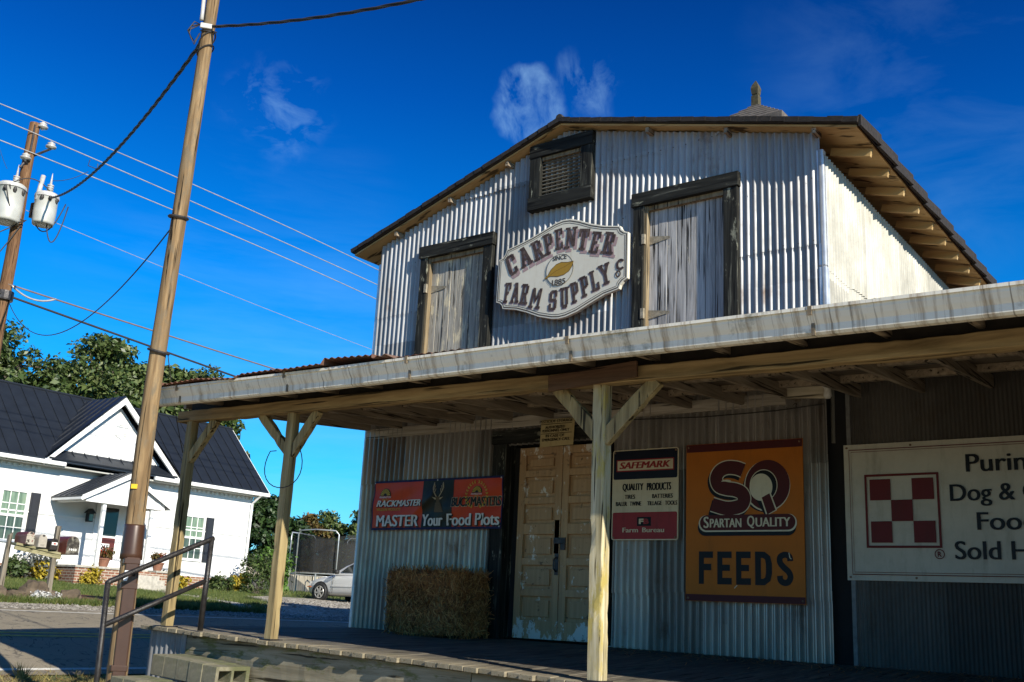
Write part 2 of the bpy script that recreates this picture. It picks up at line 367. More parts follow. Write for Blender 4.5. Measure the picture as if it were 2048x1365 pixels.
b = t.mix(t.ramp(t.noise(c, 10, 6, .7), [(.61, 0.0), (.66, .9)]), b, (.12, .08, .045))
t.out(b, .65, 0, t.bump(p1, .3, .004)); DOORPAINT = m
STEEL = m_plain('black_steel', (.05, .045, .045), .42, .5, .5, 20, .25)
RAILPAINT = m_plain('rail_black_paint', (.022, .02, .02), .42, .2, .6, 18, .4)
RUSTY = m_plain('rusty_iron', (.22, .14, .085), .8, .2, .5, 18, .4)
HINGE = m_plain('hinge_iron', (.30, .26, .19), .7, .2, .35, 25, .3)
m, t = mat('cinder_block'); c = t.coord()
b = t.ramp(t.noise(c, 5, 7, .7), [(.3, (.11, .10, .068)), (.6, (.24, .22, .155)), (.8, (.36, .335, .25))])
b = t.mix(t.ramp(t.noise(c, 3, 5, .6), [(.46, 0.0), (.64, .8)]), b, (.075, .085, .028))
t.out(b, .95, 0, t.bump(t.noise(c, 70, 4, .8), .6, .006)); BLOCK = m
m, t = mat('hay'); c = t.coord()
b = t.ramp(t.noise(t.mapv(c, (2, 2, .6)), 22, 6, .7), [(.3, (.045, .017, .006)), (.55, (.36, .145, .038)), (.78, (.62, .31, .095))])
t.out(b, .95, 0, t.bump(t.noise(c, 60, 4), 1., .02)); HAY = m
STRAW = m_leaf('straw', (.12, .045, .014), (.44, .20, .058), (.72, .40, .145), .8, 6)
POLEWOOD = m_wood('pole_wood', [(.06, .038, .020), (.26, .17, .085), (.50, .36, .19)], 'Z', 15, rough=.8, bump=.9, worn=(.15, .12, .08), worn_lo=.50, worn_hi=.66)
POLEDARK = m_wood('old_pole_wood', [(.08, .04, .02), (.20, .105, .05), (.30, .18, .09)], 'Z', 30, rough=.8, bump=.6)
RISER = m_plain('brown_riser', (.055, .026, .016), .35, .1, .18, 5)
CABLE = m_plain('cable_black', (.025, .023, .022), .6, 0, .2)
WIREGREY = m_plain('line_aluminium', (.42, .41, .40), .5, .4, .2)
PORC = m_plain('insulator', (.45, .44, .42), .25, 0, .3)
TANK = m_plain('transformer_paint', (.50, .50, .46), .4, .1, .12, 4)
YELLOW = m_plain('yellow_tag', (.75, .50, .03), .5, 0, .1)
BLACK = m_plain('black_paint', (.012, .012, .014), .5, 0, .2)
# ------------------------------------------------------------------ terrain
HX = [-600, -60, -30, -27, -19.9, -18.1, -17.06, -15, -12.8, -11.5, -10.5, -9, -4, 600]; HZ = [3.4, 2.6, 2.0, 1.79, 1.58, 1.38, 1.29, 1.04, .66, .52, .45, .36, 0.0, 0.0]
def H(x): return float(np.interp(x, HX, HZ))
def ground_sheet(name, x0, x1, y0, y1, lift, mat, ny=1, edge=0.0):
    xs = sorted(set([x0, x1] + [x for x in HX if x0 < x < x1])); mb = MB()
    ys = [y0 + (y1 - y0) * k / ny for k in range(ny + 1)]
    for i, x in enumerate(xs):
        for k, y in enumerate(ys):
            e = (random.uniform(-edge, edge) if edge and i in (0, len(xs) - 1) else 0)
            mb.v.append((x + e, y, H(x + e) + lift))
    n = len(ys)
    for i in range(len(xs) - 1):
        for k in range(n - 1): mb.f.append((i * n + k, (i + 1) * n + k, (i + 1) * n + k + 1, i * n + k + 1))
    return tag(mb.build(name, mat, fix=False), kind='structure')
m, t = mat('earth_and_turf'); c = t.coord()
b = t.ramp(t.noise(c, .8, 8, .65), [(.3, (.045, .060, .014)), (.55, (.085, .105, .026)), (.75, (.15, .13, .06))])
b = t.mix(t.ramp(t.noise(c, 14, 5), [(.3, .35), (.7, 0.0)]), b, (.02, .025, .008))
t.out(b, .95, 0, t.bump(t.noise(c, 25, 5), .8, .03)); TURF = m
m, t = mat('road_asphalt'); c = t.coord()
b = t.ramp(t.noise(c, 90, 3, .8), [(.3, (.15, .125, .085)), (.7, (.33, .285, .205))])
b = t.mix(t.ramp(t.noise(t.mapv(c, (1, .25, 1)), .9, 6, .6), [(.35, .4), (.7, 0.0)]), b, (.15, .13, .09))
cr = t.ramp(t.noise(c, 1.3, 3, .5, 2.), [(.485, 0.0), (.497, .8), (.503, .8), (.515, 0.0)])
b = t.mix(cr, b, (.045, .04, .035))
t.out(b, .9, 0, t.bump(t.noise(c, 110, 3), .5, .008)); ASPH = m
m, t = mat('gravel'); c = t.coord()
vo = t.n('ShaderNodeTexVoronoi'); t.put(vo, 'Vector', c); vo.inputs['Scale'].default_value = 26
b = t.ramp(vo.outputs['Color'], [(.15, (.16, .14, .115)), (.5, (.36, .33, .28)), (.9, (.58, .55, .49))])
b = t.mix(t.ramp(t.noise(c, .8, 5), [(.4, .5), (.65, 0.0)]), b, (.15, .125, .09))
t.out(b, .95, 0, t.bump(vo.outputs['Distance'], -.9, .02)); GRAVEL = m
m, t = mat('lot_surface'); c = t.coord()
b = t.ramp(t.noise(c, 60, 4, .8), [(.3, (.13, .105, .065)), (.7, (.29, .245, .165))])
b = t.mix(t.ramp(t.noise(c, 1.6, 7, .65), [(.48, 0.0), (.62, .85)]), b, (.30, .225, .09))
t.out(b, .95, 0, t.bump(t.noise(c, 70, 4), .7, .012)); LOT = m
PALE = m_plain('bounce_ground_pale', (.52, .43, .29), .95, 0, .3, 4, .5)
LINE = m_plain('line_paint', (.55, .53, .47), .8, 0, .3, 8)
LINEY = m_plain('line_paint_yellow', (.52, .36, .07), .8, 0, .3, 8)
MULCH = m_plain('mulch', (.12, .042, .022), .95, 0, .6, 30, .8)
CONC = m_plain('concrete', (.38, .36, .31), .9, 0, .25, 10, .3)
ground_sheet('ground', -600, 600, -300, 700, 0.0, TURF)
ground_sheet('road', -17.5, -12.5, -120, 260, .012, ASPH, 200, .05)
ground_sheet('parking_lot', -12.5, 60, -120, 6.9, .006, LOT)
ground_sheet('bounce_ground', -9.5, 40, -60, 4.6, .012, PALE)  # pale sheet out of view, added to bounce warm light into the porch
ground_sheet('road_shoulder', -18.35, -17.5, -60, 260, .008, GRAVEL, 300, .10)
ground_sheet('edge_line', -17.16, -17.06, -120, 260, .016, LINE)
ground_sheet('near_edge_line', -12.92, -12.82, -120, 260, .016, LINE)
for k in (0, 1): ground_sheet('centre_line', -14.98 + .20 * k, -14.90 + .20 * k, -120, 260, .016, LINEY)
def poly_sheet(name, rows, lift, mat):       # rows: (x, y0, y1)
    mb = MB()
    for i, (x, y0, y1) in enumerate(rows):
        for k in range(9): mb.v.append((x, y0 + (y1 - y0) * k / 8, H(x) + lift))
    for i in range(len(rows) - 1):
        for k in range(8): a = i * 9 + k; mb.f.append((a, a + 1, a + 10, a + 9))
    return tag(mb.build(name, mat, fix=False), kind='structure')
poly_sheet('gravel_drive', [(-27.8, 23.6, 60), (-27, 22.2, 60), (-25.5, 20.9, 60), (-24, 19.7, 60), (-22, 18.2, 60), (-19.9, 16.7, 60), (-18.1, 15.6, 60), (-17.5, 15.2, 60)], .020, GRAVEL)
poly_sheet('walkway', [(-28.3, 18.6, 19.7), (-27, 18.5, 19.2), (-24, 17.4, 18.0), (-19.9, 15.8, 16.4), (-18.4, 15.2, 15.8)], .014, CONC)
tag(MB().add([(-19.55 + .75 * math.cos(a) * (1 + .12 * math.sin(3 * a)), 11.0 + 1.6 * math.sin(a), H(-19.55 + .75 * math.cos(a)) + .03) for a in [k * math.pi / 16 for k in range(32)]], [tuple(range(32))]).build('mulch_bed', MULCH, fix=False), kind='structure')

# ------------------------------------------------------------------ the store
STORE = thing('farm_store', 'old corrugated metal store with front gable, two loft doors and timber loading porch', 'store', (-6.86, 10, 1.3))
YW = 10.0; XL = -10.05; XR = -3.68
AP = (-6.93, 7.645); RL = (-10.43, 6.52); RR = (-3.22, 6.68)      # roof outline at the front rake
def roof_z(x): return AP[1] + (RL[1] - AP[1]) * (AP[0] - x) / (AP[0] - RL[0]) if x < AP[0] else AP[1] + (RR[1] - AP[1]) * (x - AP[0]) / (RR[0] - AP[0])
from mathutils import noise as mnoise
def dent(u, z):
    return .010 * mnoise.noise((u * .9, z * 1.3, 3.0)) + .006 * max(0, mnoise.noise((u * 3.1, z * 2.2, 9.0)) - .2)
def corr_rows(mb, u0, u1, rows, base, pitch, amp, put, openings=(), ztop=None, sheet=9):
    """rows: (z0, z1, proud). put(u, depth, z) -> point. A sheet of `sheet` waves gets its own small offsets"""
    step = pitch / 8; n = int((u1 - u0) / step)
    for ri, (za, zb, proud) in enumerate(rows):
        prev = None
        for i in range(n + 1):
            u = u0 + i * step; sh = int(i / (8 * sheet)); rr = random.Random(sh * 31 + ri * 7)
            dz = rr.uniform(-.03, .03) + .008 * math.sin(u * 7); dd = rr.uniform(0, .009) + proud; ph = rr.uniform(-.6, .6)
            d = dd + amp * (0.5 + .5 * math.cos(2 * math.pi * u / pitch))
            spans = [(za + (dz if za > rows[0][0] else 0), zb)]
            if ztop: spans = [(a, min(b, ztop(u))) for a, b in spans]
            for (o0, o1, p0, p1) in openings:
                if o0 < u < o1:
                    ns = []
                    for a, b in spans:
                        if b <= p0 or a >= p1: ns.append((a, b))
                        else:
                            if a < p0: ns.append((a, p0))
                            if b > p1: ns.append((p1, b))
                    spans = ns
            spans = [sp for sp in spans if sp[1] - sp[0] > .005]
            cur = (u, d, spans, sh)
            if prev and len(prev[2]) == len(spans):
                for (a0, b0), (a1, b1) in zip(prev[2], spans):
                    m_ = max(1, int(max(b0 - a0, b1 - a1) / .22)); k0 = len(mb.v)
                    for q in range(m_ + 1):
                        za_ = a0 + (b0 - a0) * q / m_; zb_ = a1 + (b1 - a1) * q / m_
                        mb.v += [put(prev[0], prev[1] + dent(prev[0], za_), za_), put(u, d + dent(u, zb_), zb_)]
                    for q in range(m_): mb.f.append((k0 + 2 * q, k0 + 2 * q + 1, k0 + 2 * q + 3, k0 + 2 * q + 2))
            prev = cur
mbw = MB()
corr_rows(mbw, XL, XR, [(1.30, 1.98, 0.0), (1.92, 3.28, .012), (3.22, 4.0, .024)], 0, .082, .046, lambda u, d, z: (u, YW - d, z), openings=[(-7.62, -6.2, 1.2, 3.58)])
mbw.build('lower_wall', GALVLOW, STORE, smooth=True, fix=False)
mbw = MB()
corr_rows(mbw, XL, XR, [(3.95, 5.56, .004), (5.50, 7.02, .014), (6.96, 7.6, .024)], 0, .082, .034, lambda u, d, z: (u, YW - d, z), openings=[(-9.09, -8.14, 3.9, 6.20), (-5.76, -4.77, 3.9, 6.27)], ztop=lambda u: roof_z(u) - .10)
mbw.build('gable_wall', GALV, STORE, smooth=True, fix=False)
mbw = MB()
corr_rows(mbw, YW, 24, [(3.4, 5.24, 0), (5.18, 6.55, .010)], 0, .078, .028, lambda u, d, z: (XR + d, u, z), ztop=lambda u: 6.46 - .035 * min(u - 10, 8))
mbw.build('side_wall', GALVSIDE, STORE, smooth=True, fix=False)
mbw = MB()
corr_rows(mbw, YW, 24, [(.2, 6.36, 0)], 0, .085, .018, lambda u, d, z: (XL - d, u, z))
mbw.build('side_wall', GALV, STORE, smooth=True, fix=False)
MB().box(XL + .03, XR - .03, 23.9, 24, .3, 6.3).build('rear_wall', GALV, STORE)
# corner flashings
cb = MB().box(XR - .055, XR + .028, YW - .040, YW + .05, 4.0, 5.22).box(XR - .052, XR + .024, YW - .037, YW + .05, 5.225, 6.52)
cb.build('corner_flashing', FLASH, STORE, bevel=.012)
MB().box(XL - .022, XL + .045, YW - .032, YW + .05, 1.3, 6.3).build('corner_flashing', FLASH, STORE, bevel=.008)
# inner dark lining so that openings and gaps read dark
MB().box(XL + .12, XR - .12, YW + .22, YW + .26, 1.0, 6.3).build('dark_lining', DARK, STORE)

# roof slabs, thin, one per slope; the right-hand eave line sags towards the back
def slope(x0, z0, x1, z1, th, sag0, sag1, y0, y1, inset=0):
    mb = MB(); N = 14; rows = []
    for k in range(N + 1):
        y = y0 + (y1 - y0) * k / N; s = min(y - y0, 8) * -.037
        rows.append([(x0, y, z0 + s * sag0), (x1, y, z1 + s * sag1), (x1, y, z1 + s * sag1 - th), (x0, y, z0 + s * sag0 - th)])
    for r in rows: mb.v += r
    for k in range(N):
        for j in range(4): mb.f.append((k * 4 + j, (k + 1) * 4 + j, (k + 1) * 4 + (j + 1) % 4, k * 4 + (j + 1) % 4))
    mb.f.append((0, 1, 2, 3)); mb.f.append((N * 4 + 3, N * 4 + 2, N * 4 + 1, N * 4)); return mb
YR = 9.78
rf = slope(AP[0], AP[1], RR[0], RR[1], .055, 0, 1, YR, 24.4).build('roof', SHINGLE, STORE)
rl = slope(AP[0] - .001, AP[1], RL[0], RL[1], .055, 0, 0, YR, 24.4).build('roof', SHINGLE, STORE)
slope(AP[0], AP[1] - .057, RR[0] - .02, RR[1] - .062, .022, 0, 1, YR + .03, 24.3).build('soffit', SOFFIT, STORE)
slope(AP[0] - .002, AP[1] - .057, RL[0] + .02, RL[1] - .062, .022, 0, 0, YR + .03, 24.3).build('soffit', SOFFIT, STORE)
MB().tube([(AP[0], YR - .02, AP[1] + .005), (AP[0], 24.4, AP[1] + .005)], .05, 8).build('ridge_cap', SHINGLE, STORE)
# ragged rake edge: short overlapping pieces
def rake(a, b):
    mb = MB(); n = 24
    for k in range(n):
        t0, t1 = k / n, (k + 1.06) / n
        p0 = Vector((a[0] + (b[0] - a[0]) * t0, YR - .012, a[1] + (b[1] - a[1]) * t0 - .022 + random.uniform(-.004, .004)))
        p1 = Vector((a[0] + (b[0] - a[0]) * t1, YR - .012 - random.uniform(0, .008), a[1] + (b[1] - a[1]) * t1 - .022 + random.uniform(-.004, .004)))
        mb.beam(p0, p1, .03, random.uniform(.048, .062))
    return mb
rake(AP, RL).build('rake_edge', RAKE, STORE); rake(AP, RR).build('rake_edge', RAKE, STORE)
# eave edge on the right: lapped shingle courses seen edge-on
mb = MB()
for k in range(26):
    y = YR + k * .55; s0 = min(y - YR, 8) * -.037; s1 = min(y + .56 - YR, 8) * -.037
    mb.beam((RR[0] + .02 + .01 * (k % 2), y, RR[1] - .03 + s0), (RR[0] + .045, y + .57, RR[1] - .008 + s1), .03, .12)
mb.build('eave_edge', RAKE, STORE)
for k in range(14):                                  # rafter tails under the right eave
    y = 10.34 + k * .555; s = min(y - YR, 8) * -.037
    MB().beam((XR - .02, y, 6.56 + s + .09), (RR[0] - .05, y, RR[1] - .135 + s), .05, .085).build('rafter_tail', SOFFIT, STORE)
for k in range(1, 4):                                # look-outs under the front rake
    for a in (RL, RR):
        f = k / 3.7 + (.06 if a is RR else -.03); x = AP[0] + (a[0] - AP[0]) * f; z = AP[1] + (a[1] - AP[1]) * f - .125
        MB().beam((x, YR + .05, z), (x, YW - .01, z), .045, .06).build('lookout', RAFTERWOOD, STORE)
# cupola on the ridge
cx, cy = -6.62, 15.0
cu = MB().box(cx - .55, cx + .55, cy - .55, cy + .55, 7.2, 9.36).build('cupola', GREYWOOD, STORE)
zc = 9.42; hw = .76
mb = MB(); N = 7; ap = (cx, cy, 10.08)
for q in range(4):
    a0 = math.radians(45 + 90 * q); a1 = math.radians(135 + 90 * q)
    c0 = Vector((cx + hw * math.sqrt(2) * math.cos(a0), cy + hw * math.sqrt(2) * math.sin(a0), zc)); c1 = Vector((cx + hw * math.sqrt(2) * math.cos(a1), cy + hw * math.sqrt(2) * math.sin(a1), zc))
    A = Vector(ap)
    for k in range(N):                               # stepped shingle courses
        t0, t1 = k / N, (k + 1) / N; up = Vector((0, 0, .02))
        mb.add([c0.lerp(A, t0) + up, c1.lerp(A, t0) + up, c1.lerp(A, t1), c0.lerp(A, t1)], [(0, 1, 2, 3)])
        mb.add([c0.lerp(A, t0), c1.lerp(A, t0), c1.lerp(A, t0) + up, c0.lerp(A, t0) + up], [(0, 1, 2, 3)])
mb.box(cx - hw, cx + hw, cy - hw, cy + hw, zc - .10, zc - .001)
mb.build('cupola_roof', m_plain('cupola_shingle', (.12, .10, .085), .85, 0, .35, 12, .4), cu)
def sq(r, z): return [(cx - r, cy - r, z), (cx + r, cy - r, z), (cx + r, cy + r, z), (cx - r, cy + r, z)]
mb = MB(); lv = [(.062, 9.98), (.060, 10.22), (.045, 10.225), (.050, 10.245), (.055, 10.25), (.066, 10.36), (.05, 10.42), (.006, 10.51)]
for (r0, z0), (r1, z1) in zip(lv, lv[1:]):
    mb.hexa(sq(r0, z0) + sq(r1, z1))
mb.build('finial', m_plain('finial_wood', (.06, .05, .024), .85, 0, .4, 20, .3), cu)

# loft doors and louvre
def loft_door(x0, x1, z0, z1, fw, planks, hinges, shade):
    d = MB(); n = planks; wv = (x1 - x0) / n
    for k in range(n):
        d.box(x0 + k * wv + .004, x0 + (k + 1) * wv - .004, YW - .006 - random.uniform(0, .006), YW + .026, z0, z1 - random.uniform(0, .012))
    dr = d.build('loft_door', shade, STORE, bevel=.003)
    for a_, b_ in ((x0 - fw, x0 - .03), (x1 + .02, x1 + fw * 1.1)): MB().box(a_, b_, YW - .10, YW - .01, z0, z1 + .02).build('door_frame', BLACKWOOD, dr, bevel=.006)
    MB().box(x0 - fw - .02, x1 + fw * 1.1 + .02, YW - .118, YW - .01, z1 + .021, z1 + .19).build('door_header', BLACKWOODX, dr, bevel=.006)
    MB().box(x0 - .03, x0 + .004, YW - .075, YW + .03, z0, z1 + .018).build('door_stop', CREAMWOOD, dr)
    MB().box(x0 - .028, x1 + .018, YW - .06, YW + .028, z1 - .035, z1 + .019).build('door_stop', CREAMWOOD, dr)
    for hz in hinges:
        h = MB().add([(x0 - .02, YW - .018, hz - .055), (x0 + .06, YW - .018, hz - .045), (x0 + .27, YW - .018, hz - .012), (x0 + .27, YW - .018, hz + .012), (x0 + .06, YW - .018, hz + .045), (x0 - .02, YW - .018, hz + .055)], [(0, 1, 2, 3, 4, 5)])
        h.box(x0 - .05, x0 - .01, YW - .108, YW - .04, hz - .06, hz + .06)
        h.build('hinge', HINGE, dr)
    return dr
loft_door(-9.07, -8.16, 4.05, 6.19, .15, 8, [5.78], m_wood('loft_plank_pale', [(.20, .18, .15), (.40, .37, .31), (.60, .56, .48)], 'Z', 30, worn=(.60, .52, .36), worn_lo=.54, worn_hi=.62))
loft_door(-5.74, -4.79, 4.05, 6.26, .17, 8, [5.87, 4.98], GREYWOOD)
x0, x1, z0, z1 = -7.26, -6.66, 6.70, 7.24
lv_ = MB()
for k in range(11):
    z = z0 + .02 + k * (z1 - z0) / 11
    lv_.hexa([(x0, YW - .085, z), (x1, YW - .085, z), (x1, YW - .07, z - .008), (x0, YW - .07, z - .008), (x0, YW - .03, z + .05), (x1, YW - .03, z + .05), (x1, YW - .02, z + .042), (x0, YW - .02, z + .042)])
LV = lv_.build('louvre', m_plain('louvre_slat', (.13, .12, .095), .8, 0, .4, 5, 0, None, (1, 20, 20)), STORE)
MB().box(x0 - .02, x1 + .02, YW - .022, YW - .016, z0 - .02, z1 + .02).build('louvre_back', DARK, LV)
for a_, b_ in ((x0 - .17, x0), (x1, x1 + .17)): MB().box(a_, b_, YW - .13, YW - .02, z0, z1).build('louvre_stile', BLACKWOOD, LV, bevel=.006)
for a_, b_ in ((z0 - .17, z0 - .001), (z1 + .001, z1 + .18)): MB().box(x0 - .175, x1 + .175, YW - .14, YW - .02, a_, b_).build('louvre_rail', BLACKWOODX, LV, bevel=.006)
MB().box(x0 + .003, x1 - .003, YW - .10, YW - .03, z1 - .05, z1 - .002).build('louvre_stop', CREAMWOOD, LV)

# double door in its dark frame
ZD = 1.37
for a_, b_ in ((-7.80, -7.60), (-6.235, -6.125)): MB().box(a_, b_, YW - .10, YW + .16, ZD - .02, 3.60).build('door_surround', BLACKWOOD, STORE, bevel=.006)
MB().box(-7.82, -6.115, YW - .11, YW + .16, 3.601, 3.76).build('door_lintel', BLACKWOODX, STORE, bevel=.006)
def leaf(xa, xb, hand):
    d = MB().box(xa, xb, YW + .095, YW + .12, ZD, 3.56)
    ymf, yr = YW + .050, YW + .096; sw = .09
    d.box(xa, xa + sw, ymf, yr, ZD, 3.56).box(xb - sw, xb, ymf, yr, ZD, 3.56)
    zs = [ZD, ZD + .22, ZD + .56, ZD + .92, ZD + 1.02, ZD + 1.36, ZD + 1.70, ZD + 2.02]
    rails = [(ZD, ZD + .20), (ZD + .47, ZD + .55), (ZD + .82, ZD + .90), (ZD + 1.17, ZD + 1.29), (ZD + 1.52, ZD + 1.60), (ZD + 1.84, ZD + 1.92), (ZD + 2.10, 3.56)]
    for a, b in rails: d.box(xa + sw + .001, xb - sw - .001, ymf, yr, a, b)
    for (a, b), (c_, e) in zip(rails, rails[1:]): d.box(xa + sw + .05, xb - sw - .05, YW + .066, YW + .0962, b + .045, c_ - .045)
    return d.build('door_leaf', DOORPAINT, STORE, bevel=.004)
la = leaf(-7.50, -6.882, 1); lb = leaf(-6.874, -6.30, -1)
for a_, b_ in ((-7.60, -7.505), (-6.295, -6.24)): MB().box(a_, b_, YW + .10, YW + .14, ZD, 3.58).build('door_jamb', DARK, STORE)
MB().box(-6.96, -6.80, YW + .035, YW + .057, 2.43, 2.50).box(-6.86, -6.80, YW + .03, YW + .056, 2.36, 2.43).build('hasp', STEEL, la, bevel=.004)
MB().box(-6.94, -6.89, YW + .045, YW + .0575, 2.08, 2.32).tube([(-6.915, YW + .04, 2.28), (-6.915, YW - .01, 2.25), (-6.915, YW - .01, 2.15), (-6.915, YW + .04, 2.12)], .01, 6).build('door_pull', STEEL, la)
MB().box(-6.96, -6.895, YW + .050, YW + .0578, 2.32, 2.70).build('escutcheon', m_plain('worn_plate', (.45, .44, .42), .6, 0, .4, 20), la)

# lower wing to the right of the corner: finer, duller sheets with an unseen front room added to shade the porch
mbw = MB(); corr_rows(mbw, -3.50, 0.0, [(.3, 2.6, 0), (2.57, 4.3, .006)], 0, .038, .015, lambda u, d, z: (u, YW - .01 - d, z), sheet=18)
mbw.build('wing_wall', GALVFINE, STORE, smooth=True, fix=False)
MB().box(-3.50, -3.46, YW - .05, YW + .05, .3, 4.3).build('wing_corner_trim', m_plain('dull_trim', (.16, .16, .15), .6, .2, .3, 12), STORE)
MB().box(-4.0, -3.45, YW + .06, YW + .10, .3, 4.35).build('gap_lining', DARK, STORE)
mbw = MB(); corr_rows(mbw, -.15, 12, [(.0, 3.6, 0)], 0, .072, .018, lambda u, d, z: (u, 7.06 - d, z)); mbw.build('added_shade_wall', GALVFINE, STORE, smooth=True, fix=False)
MB().box(-.15, -.10, 7.06, 10, 0, 3.8).build('added_shade_end', GALVFINE, STORE)
MB().hexa([(-3.6, 10.05, 4.02), (12, 10.05, 4.02), (12, 20, 4.9), (-3.6, 20, 4.9), (-3.6, 10.05, 4.08), (12, 10.05, 4.08), (12, 20, 4.96), (-3.6, 20, 4.96)]).build('wing_roof', TIN, STORE)

# ---- porch: deck
def deck_z(x, y):
    zf = 1.33 - .031 * (x + 10) if x < -4 else 1.144 - .012 * (x + 4); zb = 1.37 - .008 * (x + 10)
    t_ = max(0, min(1, (y - 6.95) / 3.05)); return zf + (zb - zf) * t_
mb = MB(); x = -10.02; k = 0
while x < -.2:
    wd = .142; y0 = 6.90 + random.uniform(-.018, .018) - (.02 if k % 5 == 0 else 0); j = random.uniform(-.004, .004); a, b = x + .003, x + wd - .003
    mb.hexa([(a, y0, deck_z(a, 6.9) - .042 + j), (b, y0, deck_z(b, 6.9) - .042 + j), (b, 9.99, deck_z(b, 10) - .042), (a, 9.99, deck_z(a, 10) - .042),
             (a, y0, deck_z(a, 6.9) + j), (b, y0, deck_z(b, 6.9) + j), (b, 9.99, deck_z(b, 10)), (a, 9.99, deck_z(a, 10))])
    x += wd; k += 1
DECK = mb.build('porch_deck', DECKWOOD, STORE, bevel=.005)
def along(x0, x1, y0, y1, za, zb, f):       # timber following the deck's front slope
    return [(x0, y0, f(x0) + za), (x1, y0, f(x1) + za), (x1, y1, f(x1) + za), (x0, y1, f(x0) + za), (x0, y0, f(x0) + zb), (x1, y0, f(x1) + zb), (x1, y1, f(x1) + zb), (x0, y1, f(x0) + zb)]
fz = lambda x: deck_z(x, 6.9)
for xa, xb in ((-9.35, -5.6), (-5.59, -.2)): MB().timber((xa, 7.0, fz(xa) - .255), (xb, 7.0, fz(xb) - .255), .065, .41, amp=.006, seg=int((xb - xa) / .08), seed=xa).build('skirt_board', SKIRTWOOD, DECK)
MB().hexa(along(-9.9, -.2, 7.10, 7.25, -.3, -.05, fz)).build('deck_joist', BEAMWOOD, DECK)
mbw = MB(); corr_rows(mbw, -10.0, -9.36, [(.25, 1.28, 0)], 0, .085, .02, lambda u, d, z: (u, 7.0 - d, z)); corr_rows(mbw, -9.36, -.2, [(.0, .95, 0)], 0, .085, .02, lambda u, d, z: (u, 7.06 - d, z))
corr_rows(mbw, 7.0, 10, [(.25, 1.30, 0)], 0, .085, .02, lambda u, d, z: (-9.98 - d, u, z)); mbw.build('skirt_sheet', GALV, DECK, smooth=True, fix=False)
# ---- porch: posts with braces
def beam_zb(x): return 3.50 - .0145 * (x + 9.5)
def post(xc, wood, braces, kick=0.0, hw=.048):
    zt = beam_zb(xc) + .02; zb = deck_z(xc, 7.0)
    po = MB().timber((xc + kick, 7.0, zb), (xc, 7.0, zt), hw * 2, hw * 2, up=(0, 1, 0), amp=.003, seed=xc).build('porch_post', wood, STORE)
    for s, run, drop in braces:
        a = (xc + s * .03, 7.0, zt - drop); b = (xc + s * run, 7.0, beam_zb(xc + s * run) + .01)
        MB().timber(a, b, .115 if hw > .05 else .095, .07, up=(0, 1, 0), amp=.003, seed=xc + s).build('brace', POSTWOOD, po)
    MB().box(xc - hw - .03 + kick, xc + hw + .03 + kick, 7 - hw - .03, 7 + hw + .03, zb + .001, zb + .012).build('post_base', STEEL, po)
    return po
post(-9.75, POSTWOOD, [(1, .42, .44)])
P2 = post(-8.10, POSTWOOD, [(-1, .48, .40), (1, .36, .44)])
post(-4.43, POSTPALE, [(-1, .42, .42), (1, .50, .46)], .02, .057)
pts = [(-8.19 + 0.0, 6.90, 3.09)] + [(-8.02 + .27 * math.cos(math.radians(a)), 6.86 - .02 * math.sin(math.radians(a * 2)), 2.96 + .25 * math.sin(math.radians(a))) for a in range(150, 398, 14)]
MB().tube(pts, .005, 5).build('wire_loop', CABLE, P2, smooth=True)
MB().beam((-4.86, 6.86, 3.455), (-4.03, 6.86, 3.50), .03, .13).build('nailed_plank', m_wood('brown_plank', [(.05, .028, .015), (.11, .06, .035), (.16, .09, .05)], 'X', 20), STORE, bevel=.004)
# ---- porch: beam, rafters, roof, gutter
def lvl(x0, x1, y0, y1, z0, z1): return [(x0, y0, beam_zb(x0) + z0), (x1, y0, beam_zb(x1) + z0), (x1, y1, beam_zb(x1) + z0), (x0, y1, beam_zb(x0) + z0), (x0, y0, beam_zb(x0) + z1), (x1, y0, beam_zb(x1) + z1), (x1, y1, beam_zb(x1) + z1), (x0, y1, beam_zb(x0) + z1)]
for k_, (xa, xb) in enumerate(((-9.93, -4.9), (-4.895, 12))): MB().timber((xa, 6.99, beam_zb(xa) + .06), (xb, 6.985, beam_zb(xb) + .06), .14, .12, amp=.005, seg=int((xb - xa) / .1), seed=k_ + 2).build('porch_beam', BEAMWOOD, STORE)
MB().hexa(lvl(-9.9, 12, 7.07, 7.10, .05, .27)).build('gap_shade', m_plain('gap_shade_dark', (.03, .024, .018), .9, 0, .4, 8), STORE)  # dark strip standing in for the shade in the open gap above the beam
PR = MB(); xs = np.arange(-10.06, 12.0, .02); 
def eave_z(x): return 3.745 - .0145 * (x + 9.5)
vs = []
for i, x in enumerate(xs):
    sh = int((x + 10.1) / .62); rr = random.Random(sh * 13 + 5); lift = rr.uniform(-.01, .04) if x < -6.2 else (-.012 if x > -5.4 else .0); tw = rr.uniform(-.06, .06) if x < -6.2 else .01
    fr = ((x + 10.1) / .62) % 1.0; wv = (.010 if x < -6.2 else .006) * math.cos(2 * math.pi * x / .085); yf = (6.33 if x < -6.2 else 6.40) + rr.uniform(-.04, .02)
    for (y, zz) in ((yf, eave_z(x) + .020 + lift + tw * (fr - .5)), (6.62, eave_z(x) + .050 + lift * .3), (8.2, eave_z(x) + .20), (10.02, eave_z(x) + .36)):
        vs.append((max(x, -9.66 - max(0, y - 6.33) * .62), y, zz + wv + .002 * (sh % 2)))
fs = [(i * 4 + j, (i + 1) * 4 + j, (i + 1) * 4 + j + 1, i * 4 + j + 1) for i in range(len(xs) - 1) for j in range(3)]
PR.add(vs, fs); PROOF = PR.build('porch_roof', TIN, STORE, fix=False)
sm = PROOF.modifiers.new('solid', 'SOLIDIFY'); sm.thickness = .003
